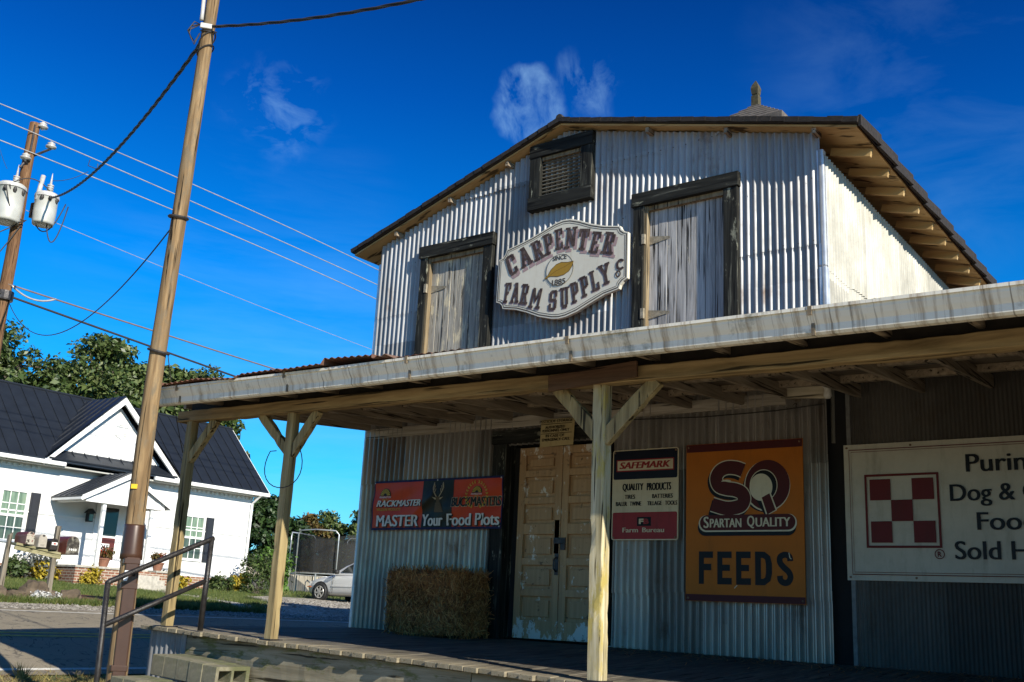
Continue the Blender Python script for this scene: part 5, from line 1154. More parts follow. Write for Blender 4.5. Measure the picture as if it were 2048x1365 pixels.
# front gable
GY, GA = 18.65, 7.72; GL, GR = 16.30, 21.0; GF = -29.62
mb = MB().prism([(GL + .25, EZ + .02), (GR - .25, EZ + .02), (GY, GA - .2)], -30.5, -29.93, 'YZ'); GAB = mb.build('gable', SIDING, HS)
for a, bz in ((GL, 1), (GR, -1)):
    rx_b = RX - .2
    mb = MB().hexa([(GF, a, EZ), (GF, GY, GA), (rx_b, GY, GA), (-29.5, a, EZ), (GF, a, EZ + .06), (GF, GY, GA + .06), (rx_b, GY, GA + .06), (-29.5, a, EZ + .06)])
    n_ = 7
    for k in range(1, n_):
        q = k / n_; x = GF + (rx_b - GF) * q; yb = GY + (a - GY) * (1 - q); zb_ = GA + (EZ - GA) * (1 - q)
        mb.beam((x, yb, zb_ + .075), (x, GY, GA + .075), .025, .03)
    mb.build('gable_roof', NAVYROOF, HS)
    MB().hexa([(GF - .02, a, EZ - .20), (GF - .02, GY, GA - .22), (GF + .05, GY, GA - .22), (GF + .05, a, EZ - .20), (GF - .02, a, EZ - .002), (GF - .02, GY, GA - .002), (GF + .05, GY, GA - .002), (GF + .05, a, EZ - .002)]).build('rake_board', WHITE, GAB)
MB().hexa([(-29.55, GL + .1, EZ + .0), (-29.92, GL + .35, EZ + .27), (-29.92, GR - .35, EZ + .27), (-29.55, GR - .1, EZ + .0), (-29.54, GL + .1, EZ + .04), (-29.91, GL + .35, EZ + .31), (-29.91, GR - .35, EZ + .31), (-29.54, GR - .1, EZ + .04)]).build('pent_roof', NAVYROOF, HS)
mb = MB()
v0 = MB().lathe([(.27, 0), (.27, .03), (.22, .035)], (-29.93, 18.86, 6.72), 8, 'X').build('vent', WHITE, GAB)
for k in range(6): mb.box(-29.91, -29.885, 18.66, 19.06, 6.54 + .066 * k, 6.565 + .066 * k)
mb.build('vent_slat', m_plain('vent_grey', (.45, .45, .42), .6), v0)
# windows with shutters
def window(y0, y1, z0, z1, green=True, lo_dark=True):
    fw = .08; w_ = MB().box(FX + .002, FX + .05, y0 - fw, y0, z0 - fw, z1 + fw).box(FX + .002, FX + .05, y1, y1 + fw, z0 - fw, z1 + fw).box(FX + .002, FX + .05, y0, y1, z1, z1 + fw).box(FX + .002, FX + .05, y0, y1, z0 - fw, z0)
    zm = (z0 + z1) / 2; w_.box(FX + .003, FX + .045, y0, y1, zm - .035, zm + .035); wi = w_.build('window', WHITE, HS)
    MB().box(FX + .003, FX + .012, y0, y1, zm, z1).build('upper_pane', GLASS, wi); MB().box(FX + .003, FX + .010, y0, y1, z0, zm).build('lower_pane', m_lower, wi)
    mb = MB()
    for k in (1, 2):
        y = y0 + (y1 - y0) * k / 3; mb.box(FX + .012, FX + .03, y - .012, y + .012, z0, zm - .036).box(FX + .012, FX + .03, y - .012, y + .012, zm + .036, z1)
    for za, zb_ in ((z0, zm), (zm, z1)): mb.box(FX + .012, FX + .029, y0, y1, (za + zb_) / 2 - .012, (za + zb_) / 2 + .012)
    mb.build('muntin', WHITE, wi)
    return wi
m, t = mat('lower_glass'); c = t.coord(); t.out(t.ramp(t.noise(t.mapv(c, (1, 9, 1)), 1.0, 3), [(.35, (.035, .05, .04)), (.6, (.08, .11, .085))]), .1, 0, spec=.6); m_lower = m
window(15.42, 16.13, 3.06, 4.42); window(21.74, 22.44, 2.96, 4.32); window(11.6, 12.3, 3.06, 4.42)
def shutter(y0, y1, z0, z1):
    zm = (z0 + z1) / 2; s_ = MB().box(FX + .004, FX + .05, y0, y1, z0, z1).build('shutter', SHUT, HS)
    for a, b in ((z0 + .06, zm - .04), (zm + .04, z1 - .06)): MB().box(FX + .05, FX + .06, y0 + .045, y1 - .045, a, b).build('shutter_panel', SHUT, s_)
for a in ((14.98, 15.28), (16.27, 16.56)): shutter(a[0], a[1], 3.0, 4.45)
for a in ((21.32, 21.62), (22.56, 22.86)): shutter(a[0], a[1], 2.88, 4.36)
MB().box(FX + .002, FX + .03, 5, 24.4, 3.86, 3.90).build('belt_trim', WHITE, HS)
MB().tube([(-29.55, 24.42, EZ - .15), (-29.75, 24.40, EZ - .30), (-29.93, 24.38, EZ - .45), (-29.93, 24.36, 2.2), (-29.80, 24.36, 2.08)], .045, 8).build('downspout', WHITE, HS)
# entrance porch
PZ = 2.44; pf = -28.45
MB().box(-29.98, pf, 17.10, 20.22, 1.8, PZ - .06).build('porch_base', BRICK, HS)
MB().box(-29.98, pf + .04, 17.06, 18.50, PZ - .059, PZ).box(-29.98, pf + .04, 19.76, 20.26, PZ - .059, PZ).box(-29.98, pf - .4, 18.501, 19.759, PZ - .059, PZ - .002).build('porch_floor', CONC, HS)
MB().box(-30, pf + .015, 17.085, 17.12, 1.8, PZ - .07).build('porch_side', BRICKX, HS)
for k in range(3): MB().box(pf - .05, pf + .30 + .30 * (2 - k), 18.55, 19.72, 1.8, 1.99 + .14 * k).build('porch_step', CONC, HS)
for y in (17.25, 20.05, 17.78, 19.42):
    MB().box(pf - .16, pf - .05, y - .055, y + .055, PZ, 4.26).build('porch_column', WHITE, HS, bevel=.01) if y in (17.78, 19.42) else None
PK, PEZ = 5.20, 4.36; pL, pR = 16.90, 19.98; pm = (pL + pR) / 2
pd = MB().prism([(pL + .22, PEZ + .10), (pR - .22, PEZ + .10), (pm, PK - .14)], pf - .04, pf + .0, 'YZ').build('porch_pediment', SIDING, HS)
MB().box(pf - .14, pf + .02, pL + .20, pR - .20, 4.26, 4.459).box(-30, pf - .141, pL + .20, pL + .32, 4.26, 4.459).box(-30, pf - .141, pR - .32, pR - .20, 4.26, 4.459).build('porch_beam', WHITE, HS)
for a in (pL, pR):
    mb = MB().hexa([(pf + .12, a, PEZ), (pf + .12, pm, PK), (-29.99, pm, PK), (-29.99, a, PEZ), (pf + .12, a, PEZ + .05), (pf + .12, pm, PK + .05), (-29.99, pm, PK + .05), (-29.99, a, PEZ + .05)])
    for k in range(1, 6): x = pf + .12 - .30 * k; mb.beam((x, a, PEZ + .062), (x, pm, PK + .062), .022, .03)
    pr_ = mb.build('porch_roof', NAVYROOF, HS)
    MB().hexa([(pf + .121, a, PEZ - .10), (pf + .121, pm, PK - .11), (pf + .15, pm, PK - .11), (pf + .15, a, PEZ - .10), (pf + .121, a, PEZ + .045), (pf + .121, pm, PK + .045), (pf + .15, pm, PK + .045), (pf + .15, a, PEZ + .045)]).box(-29.9, pf + .12, a - .02, a + .02, PEZ - .07, PEZ - .002).build('porch_rake', WHITE, pr_)
MB().box(FX - .02, FX + .04, 18.42, 18.55, PZ, 4.45).box(FX - .02, FX + .04, 19.32, 19.45, PZ, 4.45).box(FX - .02, FX + .04, 18.55, 19.32, 4.36, 4.45).build('door_casing', WHITE, HS)
dr_ = MB().box(FX, FX + .035, 18.55, 19.32, PZ, 4.36).build('front_door', WHITE, HS)
MB().box(FX + .035, FX + .042, 18.66, 19.20, 3.42, 4.28).build('door_glass', DGLASS, dr_); MB().box(FX + .035, FX + .043, 18.66, 19.20, 2.70, 3.36).build('door_panel', m_plain('door_maroon', (.10, .022, .018), .4, 0, .15), dr_)
MB().box(FX + .043, FX + .047, 18.68, 19.02, 2.98, 3.18).build('number_plate', WHITE, dr_)
V_, F2_ = glyphs('048', .02, .15)
MB().add([(FX + .049, 18.70 + u * .30, 3.00 + v * .16) for u, v in V_], F2_).build('house_number', BLACK, dr_)
ln = MB().box(FX + .06, FX + .22, 18.08, 18.24, 3.78, 4.04).build('porch_lantern', BLACK, HS)
MB().prism([(18.03, 4.041), (18.29, 4.041), (18.16, 4.18)], FX + .01, FX + .27, 'YZ').box(FX, FX + .08, 18.11, 18.21, 3.9, 4.1).build('lantern_cap', BLACK, ln)
MB().box(FX + .222, FX + .226, 18.10, 18.22, 3.81, 4.01).build('lantern_glass', GLASS, ln)

# ------------------------------------------------------------------ foliage
def leaf_mesh(name, centers, radii, n_each, size, mt, parent=None, origin=(0, 0, 0), flat=.55, seed=1, elong=1.6, hollow=.55):
    rg = np.random.default_rng(seed); V = []
    for (c_, r) in zip(centers, radii):
        r = np.array(r if hasattr(r, '__len__') else (r, r, r * .8)); n = int(n_each * (r[0] / max(x[0] if hasattr(x, '__len__') else x for x in radii)) ** 1.6) + 6
        d = rg.normal(size=(n, 3)); d /= np.linalg.norm(d, axis=1)[:, None]; rad = (hollow + (1 - hollow) * rg.random(n) ** .6)[:, None]
        P = np.array(c_) + d * r * rad + rg.normal(size=(n, 3)) * size * .5
        nrm = d * .55 + rg.normal(size=(n, 3)) * flat + np.array([0, 0, .5]); nrm /= np.linalg.norm(nrm, axis=1)[:, None]
        a = np.cross(nrm, rg.normal(size=(n, 3))); a /= np.linalg.norm(a, axis=1)[:, None]; b = np.cross(nrm, a)
        s_ = (size * rg.uniform(.65, 1.35) * rg.uniform(.5, 1.35, n))[:, None]
        tip = a * s_ * elong * .5 - np.array([0, 0, .18]) * s_
        V.append(np.stack([P - a * s_ * elong * .5, P + b * s_ * .42, P + tip, P - b * s_ * .42], 1).reshape(-1, 3))
    V = np.concatenate(V); n = len(V) // 4
    return fast_mesh(name, V, np.arange(4 * n).reshape(n, 4), mt, parent, origin)
LEAF_A = m_leaf('maple_leaf', (.022, .042, .010), (.060, .098, .022), (.15, .19, .07), .46)
LEAF_B = m_leaf('maple_leaf_light', (.026, .050, .011), (.075, .115, .026), (.18, .21, .08), .46)
LEAF_C = m_leaf('reddish_leaf', (.05, .045, .010), (.13, .07, .018), (.10, .11, .025), .5)
LEAF_D = m_leaf('deep_leaf', (.016, .036, .010), (.03, .065, .016), (.05, .09, .025), .5)
LEAF_Y = m_leaf('golden_leaf', (.20, .15, .012), (.40, .30, .02), (.55, .44, .05), .6)
LEAF_G = m_leaf('shrub_leaf', (.022, .042, .010), (.05, .085, .018), (.09, .12, .03), .6)
LEAF_S = m_leaf('blue_shrub_leaf', (.05, .06, .05), (.10, .11, .10), (.16, .17, .14), .6)
BARK = m_wood('bark', [(.05, .04, .03), (.11, .09, .07), (.16, .135, .11)], 'Z', 12)
def tree(name, label, x, y, zbase, ztop, rx, ry, n_cl, n_leaf, leaf, mt, seed, low=.30, group=None, cat='tree'):
    T = thing(name, label, cat, (x, y, zbase), group); rr = random.Random(seed); h = ztop - zbase; cz = zbase + h * (low + (1 - low) / 2); rz = h * (1 - low) / 2
    mb = MB(); mb.tube([(x, y, zbase - .1), (x + .1 * rr.uniform(-1, 1), y, zbase + h * .25), (x + .25 * rr.uniform(-1, 1), y + .2, zbase + h * .55), (x, y, zbase + h * .9)], [h * .028, h * .022, h * .014, h * .004], 8)
    cs, rs_ = [], []
    for k in range(n_cl):
        while True:
            d = Vector((rr.uniform(-1, 1), rr.uniform(-1, 1), rr.uniform(-1, 1)))
            if .35 < d.length < 1: break
        d = d * (1 if d.length > .7 else 1.12)
        taper = 1 - .35 * max(0, d.z) ** 2
        p = (x + d.x * rx * taper, y + d.y * ry * taper, cz + d.z * rz + rr.uniform(-.04, .04) * h)
        cs.append(p); q = rr.uniform(.16, .30) * min(rx, ry); rs_.append((q, q, q * rr.uniform(.6, .95)))
        if k % 3 == 0: mb.tube([(x, y, zbase + h * (.28 + .4 * rr.random())), tuple((Vector((x, y, cz)) + Vector(p)) / 2 + Vector((0, 0, .1 * h * rr.random()))), p], [h * .010, h * .007, h * .002], 5)
    mb.build('trunk', BARK, T, smooth=True)
    leaf_mesh('crown', cs, rs_, n_leaf, leaf, mt, T, seed=seed)
    return T
tree('maple_tree', 'tall dark maple behind the navy roof at the far left edge', -46, 22.0, 2.2, 13.2, 3.8, 3.2, 110, 400, .20, LEAF_A, 3)
tree('maple_tree', 'tall broad maple crown rising behind the front gable of the white house', -45.2, 27.0, 2.2, 13.3, 3.9, 3.0, 130, 400, .20, LEAF_B, 4)
tree('maple_tree', 'smaller maple crown seen between the near pole and the porch roof', -46, 32.6, 2.2, 13.6, 3.2, 2.4, 90, 380, .20, LEAF_B, 5)
tree('maple_tree', 'maple showing past the right end of the navy roof', -47, 35.6, 2.2, 10.7, 2.2, 1.6, 66, 340, .20, LEAF_A, 6)
tree('broadleaf_tree', 'dark green tree beside the right-hand corner of the white house', -44, 37.0, 2.2, 7.2, 2.3, 1.9, 64, 320, .19, LEAF_D, 7, .08)
tree('red_tinged_tree', 'red tinged small tree between the white house and the trampoline', -43, 38.9, 2.2, 6.2, 1.6, 1.35, 46, 280, .16, LEAF_C, 8, .05)
tree('round_tree', 'small round-headed tree above the trampoline net', -52, 48.9, 2.3, 7.4, 1.9, 1.6, 58, 300, .18, LEAF_B, 9, .22)
tree('broadleaf_tree', 'loose pale tree against the store corner above the silver car', -50, 50.7, 2.3, 8.3, 2.0, 1.7, 54, 260, .18, LEAF_B, 10, .15)
tag(leaf_mesh('far_hedge', [(-60 + random.uniform(-3, 3), 40 + 2.0 * k, 3.1 + random.uniform(-.3, .6)) for k in range(20)], [(1.8, 1.8, 1.6)] * 20, 420, .34, LEAF_D, seed=12), kind='stuff')
def shrub(name, label, x, y, r, h, mt, n, size, seed, group=None, cat='shrub'):
    T = thing(name, label, cat, (x, y, H(x)), group); rr = random.Random(seed); cs = []; mb = MB(); z0 = H(x)
    for k in range(16):
        a = rr.uniform(0, 6.28); q = rr.random() ** .5; p = (x + r * .75 * q * math.cos(a), y + r * .75 * q * math.sin(a), z0 + h * rr.uniform(.2, .85) * (1 - .25 * q)); cs.append(p); mb.tube([(x, y, z0), p], [.012, .004], 4)
    mb.build('stems', BARK, T); leaf_mesh('foliage', cs, [(r * .36, r * .36, h * .22)] * 16, n, size, mt, T, seed=seed); return T
SX = -29.35
for i, (y, lab) in enumerate([(16.75, 'golden shrub at the brick footing right of the left window'), (17.95 - .35, 'golden shrub against the brick side of the entrance porch'), (21.25, 'small golden shrub right of the entrance steps'), (23.75, 'golden shrub near the right-hand corner of the white house')]):
    shrub('golden_shrub', lab, SX + (.9 if i == 1 else 0), y - (.9 if i == 1 else 0) * .0, .42, .62 if i != 2 else .4, LEAF_Y, 46, .085, 30 + i, 'golden shrubs along the house footing')
for i, (y, lab) in enumerate([(15.75, 'dark green shrub at the footing below the left window'), (22.95, 'low green shrub at the footing right of the right window'), (20.9, 'small green shrub right of the brick porch pier')]):
    shrub('green_shrub', lab, SX, y, .42, .62, LEAF_G, 46, .08, 40 + i, 'green shrubs along the house footing')
shrub('spindly_shrub', 'spindly grey-green shrub behind the mailboxes, against white siding', SX - .1, 16.5, .55, 1.35, LEAF_S, 26, .085, 45)
shrub('corner_bush', 'tall loose bush at the right-hand corner of the white house', -28.7, 23.95, .62, 1.65, LEAF_G, 66, .09, 46, cat='bush')
shrub('leafy_bush', 'bright green bush beside the leg of the trampoline', -34.5, 29.6, .9, 2.0, m_leaf('bright_leaf', (.04, .10, .012), (.08, .17, .02), (.13, .22, .04)), 60, .13, 47, cat='bush')
for i, (y, lab) in enumerate([(18.12, 'terracotta planter of red flowers on the left porch pier'), (19.99, 'terracotta planter of red flowers on the right porch pier')]):
    T = thing('flower_pot', lab, 'planter', (pf - .25, y, PZ), 'planters on the porch piers')
    MB().lathe([(.12, 0), (.17, .2), (.19, .21), (.19, .25), (.15, .25)], (pf - .25, y, PZ), 14).build('pot', m_plain('terracotta', (.22, .10, .06), .8), T)
    leaf_mesh('plant', [(pf - .25 + random.uniform(-.12, .12), y + random.uniform(-.16, .16), PZ + .38 + random.uniform(-.06, .1)) for _ in range(8)], [(.13, .13, .12)] * 8, 40, .06, LEAF_C, T, seed=60 + i)
    leaf_mesh('blossoms', [(pf - .2 + random.uniform(-.12, .12), y + random.uniform(-.16, .16), PZ + .46) for _ in range(4)], [(.10, .10, .08)] * 4, 10, .05, m_leaf('blossom', (.4, .03, .02), (.5, .06, .03), (.5, .2, .1)), T, seed=64 + i)
# ------------------------------------------------------------------ mailboxes on their stand
MR = thing('mailbox_stand', 'two grey weathered posts with a plank carrying a row of roadside mailboxes', 'mailbox stand', (-19.25, 10.66, 1.5))
OLDPOST = m_wood('old_post', [(.10, .085, .06), (.24, .21, .165), (.38, .35, .29)], 'Z', 24)
MB().hexa([(-19.50, 10.19, 1.4), (-19.40, 10.19, 1.4), (-19.40, 10.29, 1.4), (-19.50, 10.29, 1.4), (-19.50, 10.25, 2.62), (-19.42, 10.25, 2.62), (-19.43, 10.32, 2.68), (-19.48, 10.32, 2.68)]).build('stand_post', OLDPOST, MR, bevel=.01)
MB().box(-19.09, -19.005, 10.93, 11.015, 1.4, 2.85).build('stand_post', OLDPOST, MR, bevel=.01)
MB().beam((-19.22, 10.25, 2.465), (-19.09, 11.10, 2.335), .26, .04).beam((-19.15, 10.24, 2.41), (-19.0, 11.08, 2.285), .045, .095).build('stand_plank', m_wood('mossy_plank', [(.13, .12, .06), (.27, .25, .14), (.38, .35, .23)], 'Y', 20), MR)
def mailbox(label, yc, zb, wdt, hgt, lng, body, front, extra, x0):
    T = thing('mailbox', label, 'mailbox', (x0 - lng / 2, yc, zb), 'mailboxes on the roadside stand')
    hw_ = wdt / 2; sec = [(-hw_, 0), (hw_, 0), (hw_, hgt - hw_)] + [(hw_ * math.cos(a), hgt - hw_ + hw_ * math.sin(a)) for a in [math.pi * k / 10 for k in range(1, 10)]] + [(-hw_, hgt - hw_)]
    MB().prism([(yc + u, zb + v) for u, v in sec], x0 - lng, x0, 'YZ').build('box', body, T)
    MB().prism([(yc + u * .96, zb + v * .97 + .004) for u, v in sec], x0 + .0005, x0 + .012, 'YZ').build('front', front, T)
    MB().box(x0 + .012, x0 + .03, yc - .02, yc + .02, zb + hgt * .86, zb + hgt * .95).build('latch', STEEL, T)
    if extra: extra(T, x0 + .014, yc, zb, wdt, hgt)
    return T
def fr_text(s_, u0, u1, v0, v1, mt):
    def f(T, x, yc, zb, wdt, hgt):
        V, Fs = glyphs(s_, .02); MB().add([(x, yc + (u0 + (u1 - u0) * a) * wdt, zb + (v0 + (v1 - v0) * b) * hgt) for a, b in V], Fs).build('number', mt, T)
    return f
def fr_patch(T, x, yc, zb, wdt, hgt):
    MB().box(x, x + .003, yc - wdt * .36, yc + wdt * .36, zb + hgt * .42, zb + hgt * .66).build('decal', WHITE, T); MB().box(x + .003, x + .005, yc - wdt * .16, yc + wdt * .16, zb + hgt * .47, zb + hgt * .60).build('decal_mark', m_plain('decal_red', (.35, .03, .02), .5), T)
MRED = m_plain('mailbox_maroon', (.11, .03, .022), .35, 0, .2); MWHT = m_plain('mailbox_white', (.36, .33, .28), .45, 0, .12, 14); MBLK = m_plain('mailbox_black', (.028, .024, .022), .4, 0, .3)
m, t = mat('mailbox_stickers'); c = t.coord(); t.out(t.ramp(t.noise(c, 17, 3), [(.42, (.05, .04, .03)), (.46, (.34, .32, .26)), (.6, (.42, .39, .32)), (.66, (.16, .05, .04))]), .5); STICK = m
m, t = mat('mailbox_worn'); c = t.coord(); t.out(t.ramp(t.noise(c, 9, 5), [(.42, (.03, .026, .022)), (.6, (.16, .15, .12)), (.7, (.30, .27, .22))]), .5); WORN = m
mailbox('maroon mailbox with a stickered pale front, leftmost on the plank', 10.43, 2.46, .165, .235, .40, MRED, STICK, None, -19.0)
mailbox('white mailbox, second from left on the plank', 10.66, 2.425, .165, .24, .40, MWHT, MWHT, fr_text('1111', -.2, .2, .10, .24, BLACK), -18.97)
mailbox('small black mailbox with a white decal, between the white and the large one', 10.88, 2.395, .155, .215, .38, MBLK, MBLK, fr_patch, -18.94)
mailbox('large maroon mailbox with a worn dark front, rightmost on the plank', 11.19, 2.335, .265, .34, .52, MRED, WORN, fr_text('1933', -.28, .30, .20, .32, WHITE), -18.82)
# rocks round the mailbox bed
ROCK = m_plain('fieldstone', (.10, .075, .05), .9, 0, .4, 5, .5)
def rock(label, x, y, sx, sy, sz, seed):
    import bmesh
    from mathutils import noise
    bm = bmesh.new(); bmesh.ops.create_icosphere(bm, subdivisions=3, radius=1)
    for v in bm.verts:
        n_ = noise.noise(v.co * 1.3 + Vector((seed * 3.1, 0, 0))); q = Vector((round(v.co.x * 2.2) / 2.2, round(v.co.y * 2.2) / 2.2, round(v.co.z * 2.2) / 2.2))
        v.co = (v.co * .6 + q * .4) * (1 + .35 * n_); v.co.x *= sx; v.co.y *= sy; v.co.z = v.co.z * sz + sz * .5
    me = bpy.data.meshes.new('rock'); bm.to_mesh(me); bm.free(); me.materials.append(ROCK); o = bpy.data.objects.new('rock', me); COL.objects.link(o); o.location = (x, y, H(x)); o.rotation_euler = (0, 0, seed)
    return tag(o, label, 'rock', 'rocks round the mailbox bed')
for i, (y, x, s_, lab) in enumerate([(10.02, -19.15, (.22, .22, .14), 'brown rock left of the left mailbox post'), (10.34, -19.05, (.19, .17, .10), 'low tan rock in front of the left mailbox post'), (10.52, -19.0, (.12, .12, .08), 'smallest tan rock in the mailbox bed'), (10.77, -19.2, (.26, .24, .22), 'tall grey-brown rock between the mailbox posts'), (11.08, -19.15, (.17, .15, .11), 'tan rock just left of the right mailbox post'), (11.36, -18.95, (.22, .20, .15), 'tan rock at the foot of the right mailbox post, rightmost')]): rock(lab, x, y, *s_, i + 1)
T = thing('white_flowers', 'clump of small white flowers among the rocks under the mailboxes', 'flowers', (-18.8, 10.8, H(-18.8)))
leaf_mesh('blossoms', [(-18.8 + random.uniform(-.1, .1), 10.8 + random.uniform(-.2, .2), H(-18.8) + .10) for _ in range(8)], [(.10, .10, .06)] * 8, 40, .045, m_leaf('white_blossom', (.45, .45, .42), (.62, .62, .6), (.7, .7, .7)), T, seed=70)
# ------------------------------------------------------------------ trampoline
TC = (-34.0, 32.9); TRR = 2.15; tz = H(-34.6)
TM = thing('trampoline', 'round garden trampoline with grey poles and a sagging black safety net', 'trampoline', (TC[0], TC[1], tz))
GPIPE = m_plain('galvanised_pipe', (.50, .52, .52), .35, .5, .12)
def cpt(a, r, z): return (TC[0] + r * math.cos(a), TC[1] + r * math.sin(a), tz + z)
MB().tube([cpt(2 * math.pi * k / 40, TRR, .85) for k in range(41)], .03, 6).build('ring', GPIPE, TM, smooth=True)
MB().add([cpt(2 * math.pi * k / 40, TRR - .1, .86) for k in range(40)], [tuple(range(40))]).build('mat', m_plain('mat_black', (.02, .02, .02), .7), TM)
MB().lathe([(TRR - .30, .89), (TRR - .02, .89), (TRR, .86), (TRR, .84)], (TC[0], TC[1], tz), 40).build('pad', m_plain('pad_blue', (.05, .10, .16), .6), TM) if False else None
for k in range(4):
    a0 = math.radians(-101 + 90 * k); a1 = math.radians(-49 + 90 * k); zt_ = 2.62; r_ = TRR + .10
    MB().tube([cpt(a0, r_, 0), cpt(a0, r_, zt_ - .15), cpt(a0 + .06, r_, zt_), cpt((a0 + a1) / 2, r_, zt_ + .03), cpt(a1 - .06, r_, zt_), cpt(a1, r_, zt_ - .15), cpt(a1, r_, .15)], .03, 7).build('net_pole', GPIPE, TM, smooth=True)
    for a in (a0 + .5, ): MB().tube([cpt(a, r_ - .1, 0), cpt(a, r_ - .1, .85)], .03, 6).build('leg', GPIPE, TM)
m, t = mat('safety_net'); c = t.coord()
t.out((.012, .013, .013), .8, 0, alpha=t.ramp(t.noise(t.mapv(c, (6, 6, 1)), 1.2, 4), [(.3, .60), (.7, .88)])); NET = m
mb = MB(); n_ = 72
for k in range(n_):
    a = 2 * math.pi * k / n_; f = abs(math.sin(2 * a + 2.2)); s_ = .04 * math.sin(a * 17) + .05 * math.sin(a * 7)
    mb.v += [cpt(a, TRR - .05 + s_ * .3, .9), cpt(a, TRR - .08 + s_, 1.6), cpt(a, TRR - .05 + s_ * .6, 2.52 - .22 * (1 - f))]
for k in range(n_):
    k2 = (k + 1) % n_
    for j in (0, 1): mb.f.append((k * 3 + j, k2 * 3 + j, k2 * 3 + j + 1, k * 3 + j + 1))
mb.build('net', NET, TM, smooth=True, fix=False)
# ------------------------------------------------------------------ board fence behind the garden
FE = thing('board_fence', 'pale upright board fence behind the trampoline and the silver car', 'fence', (-39, 36, H(-39)))
mb = MB(); y = 30.0
while y < 52:
    mb.box(-39.02, -39.0, y + .006, y + .134, H(-39) - .05, H(-39) + 1.05 + random.uniform(-.02, .02)); y += .14
mb.build('boards', m_wood('fence_board', [(.26, .23, .17), (.42, .38, .30), (.54, .50, .41)], 'Z', 10), FE)
for k in range(10): MB().box(-39.12, -39.021, 30.3 + 2.4 * k, 30.4 + 2.4 * k, H(-39) - .1, H(-39) + 1.0).build('fence_post', OLDPOST, FE)
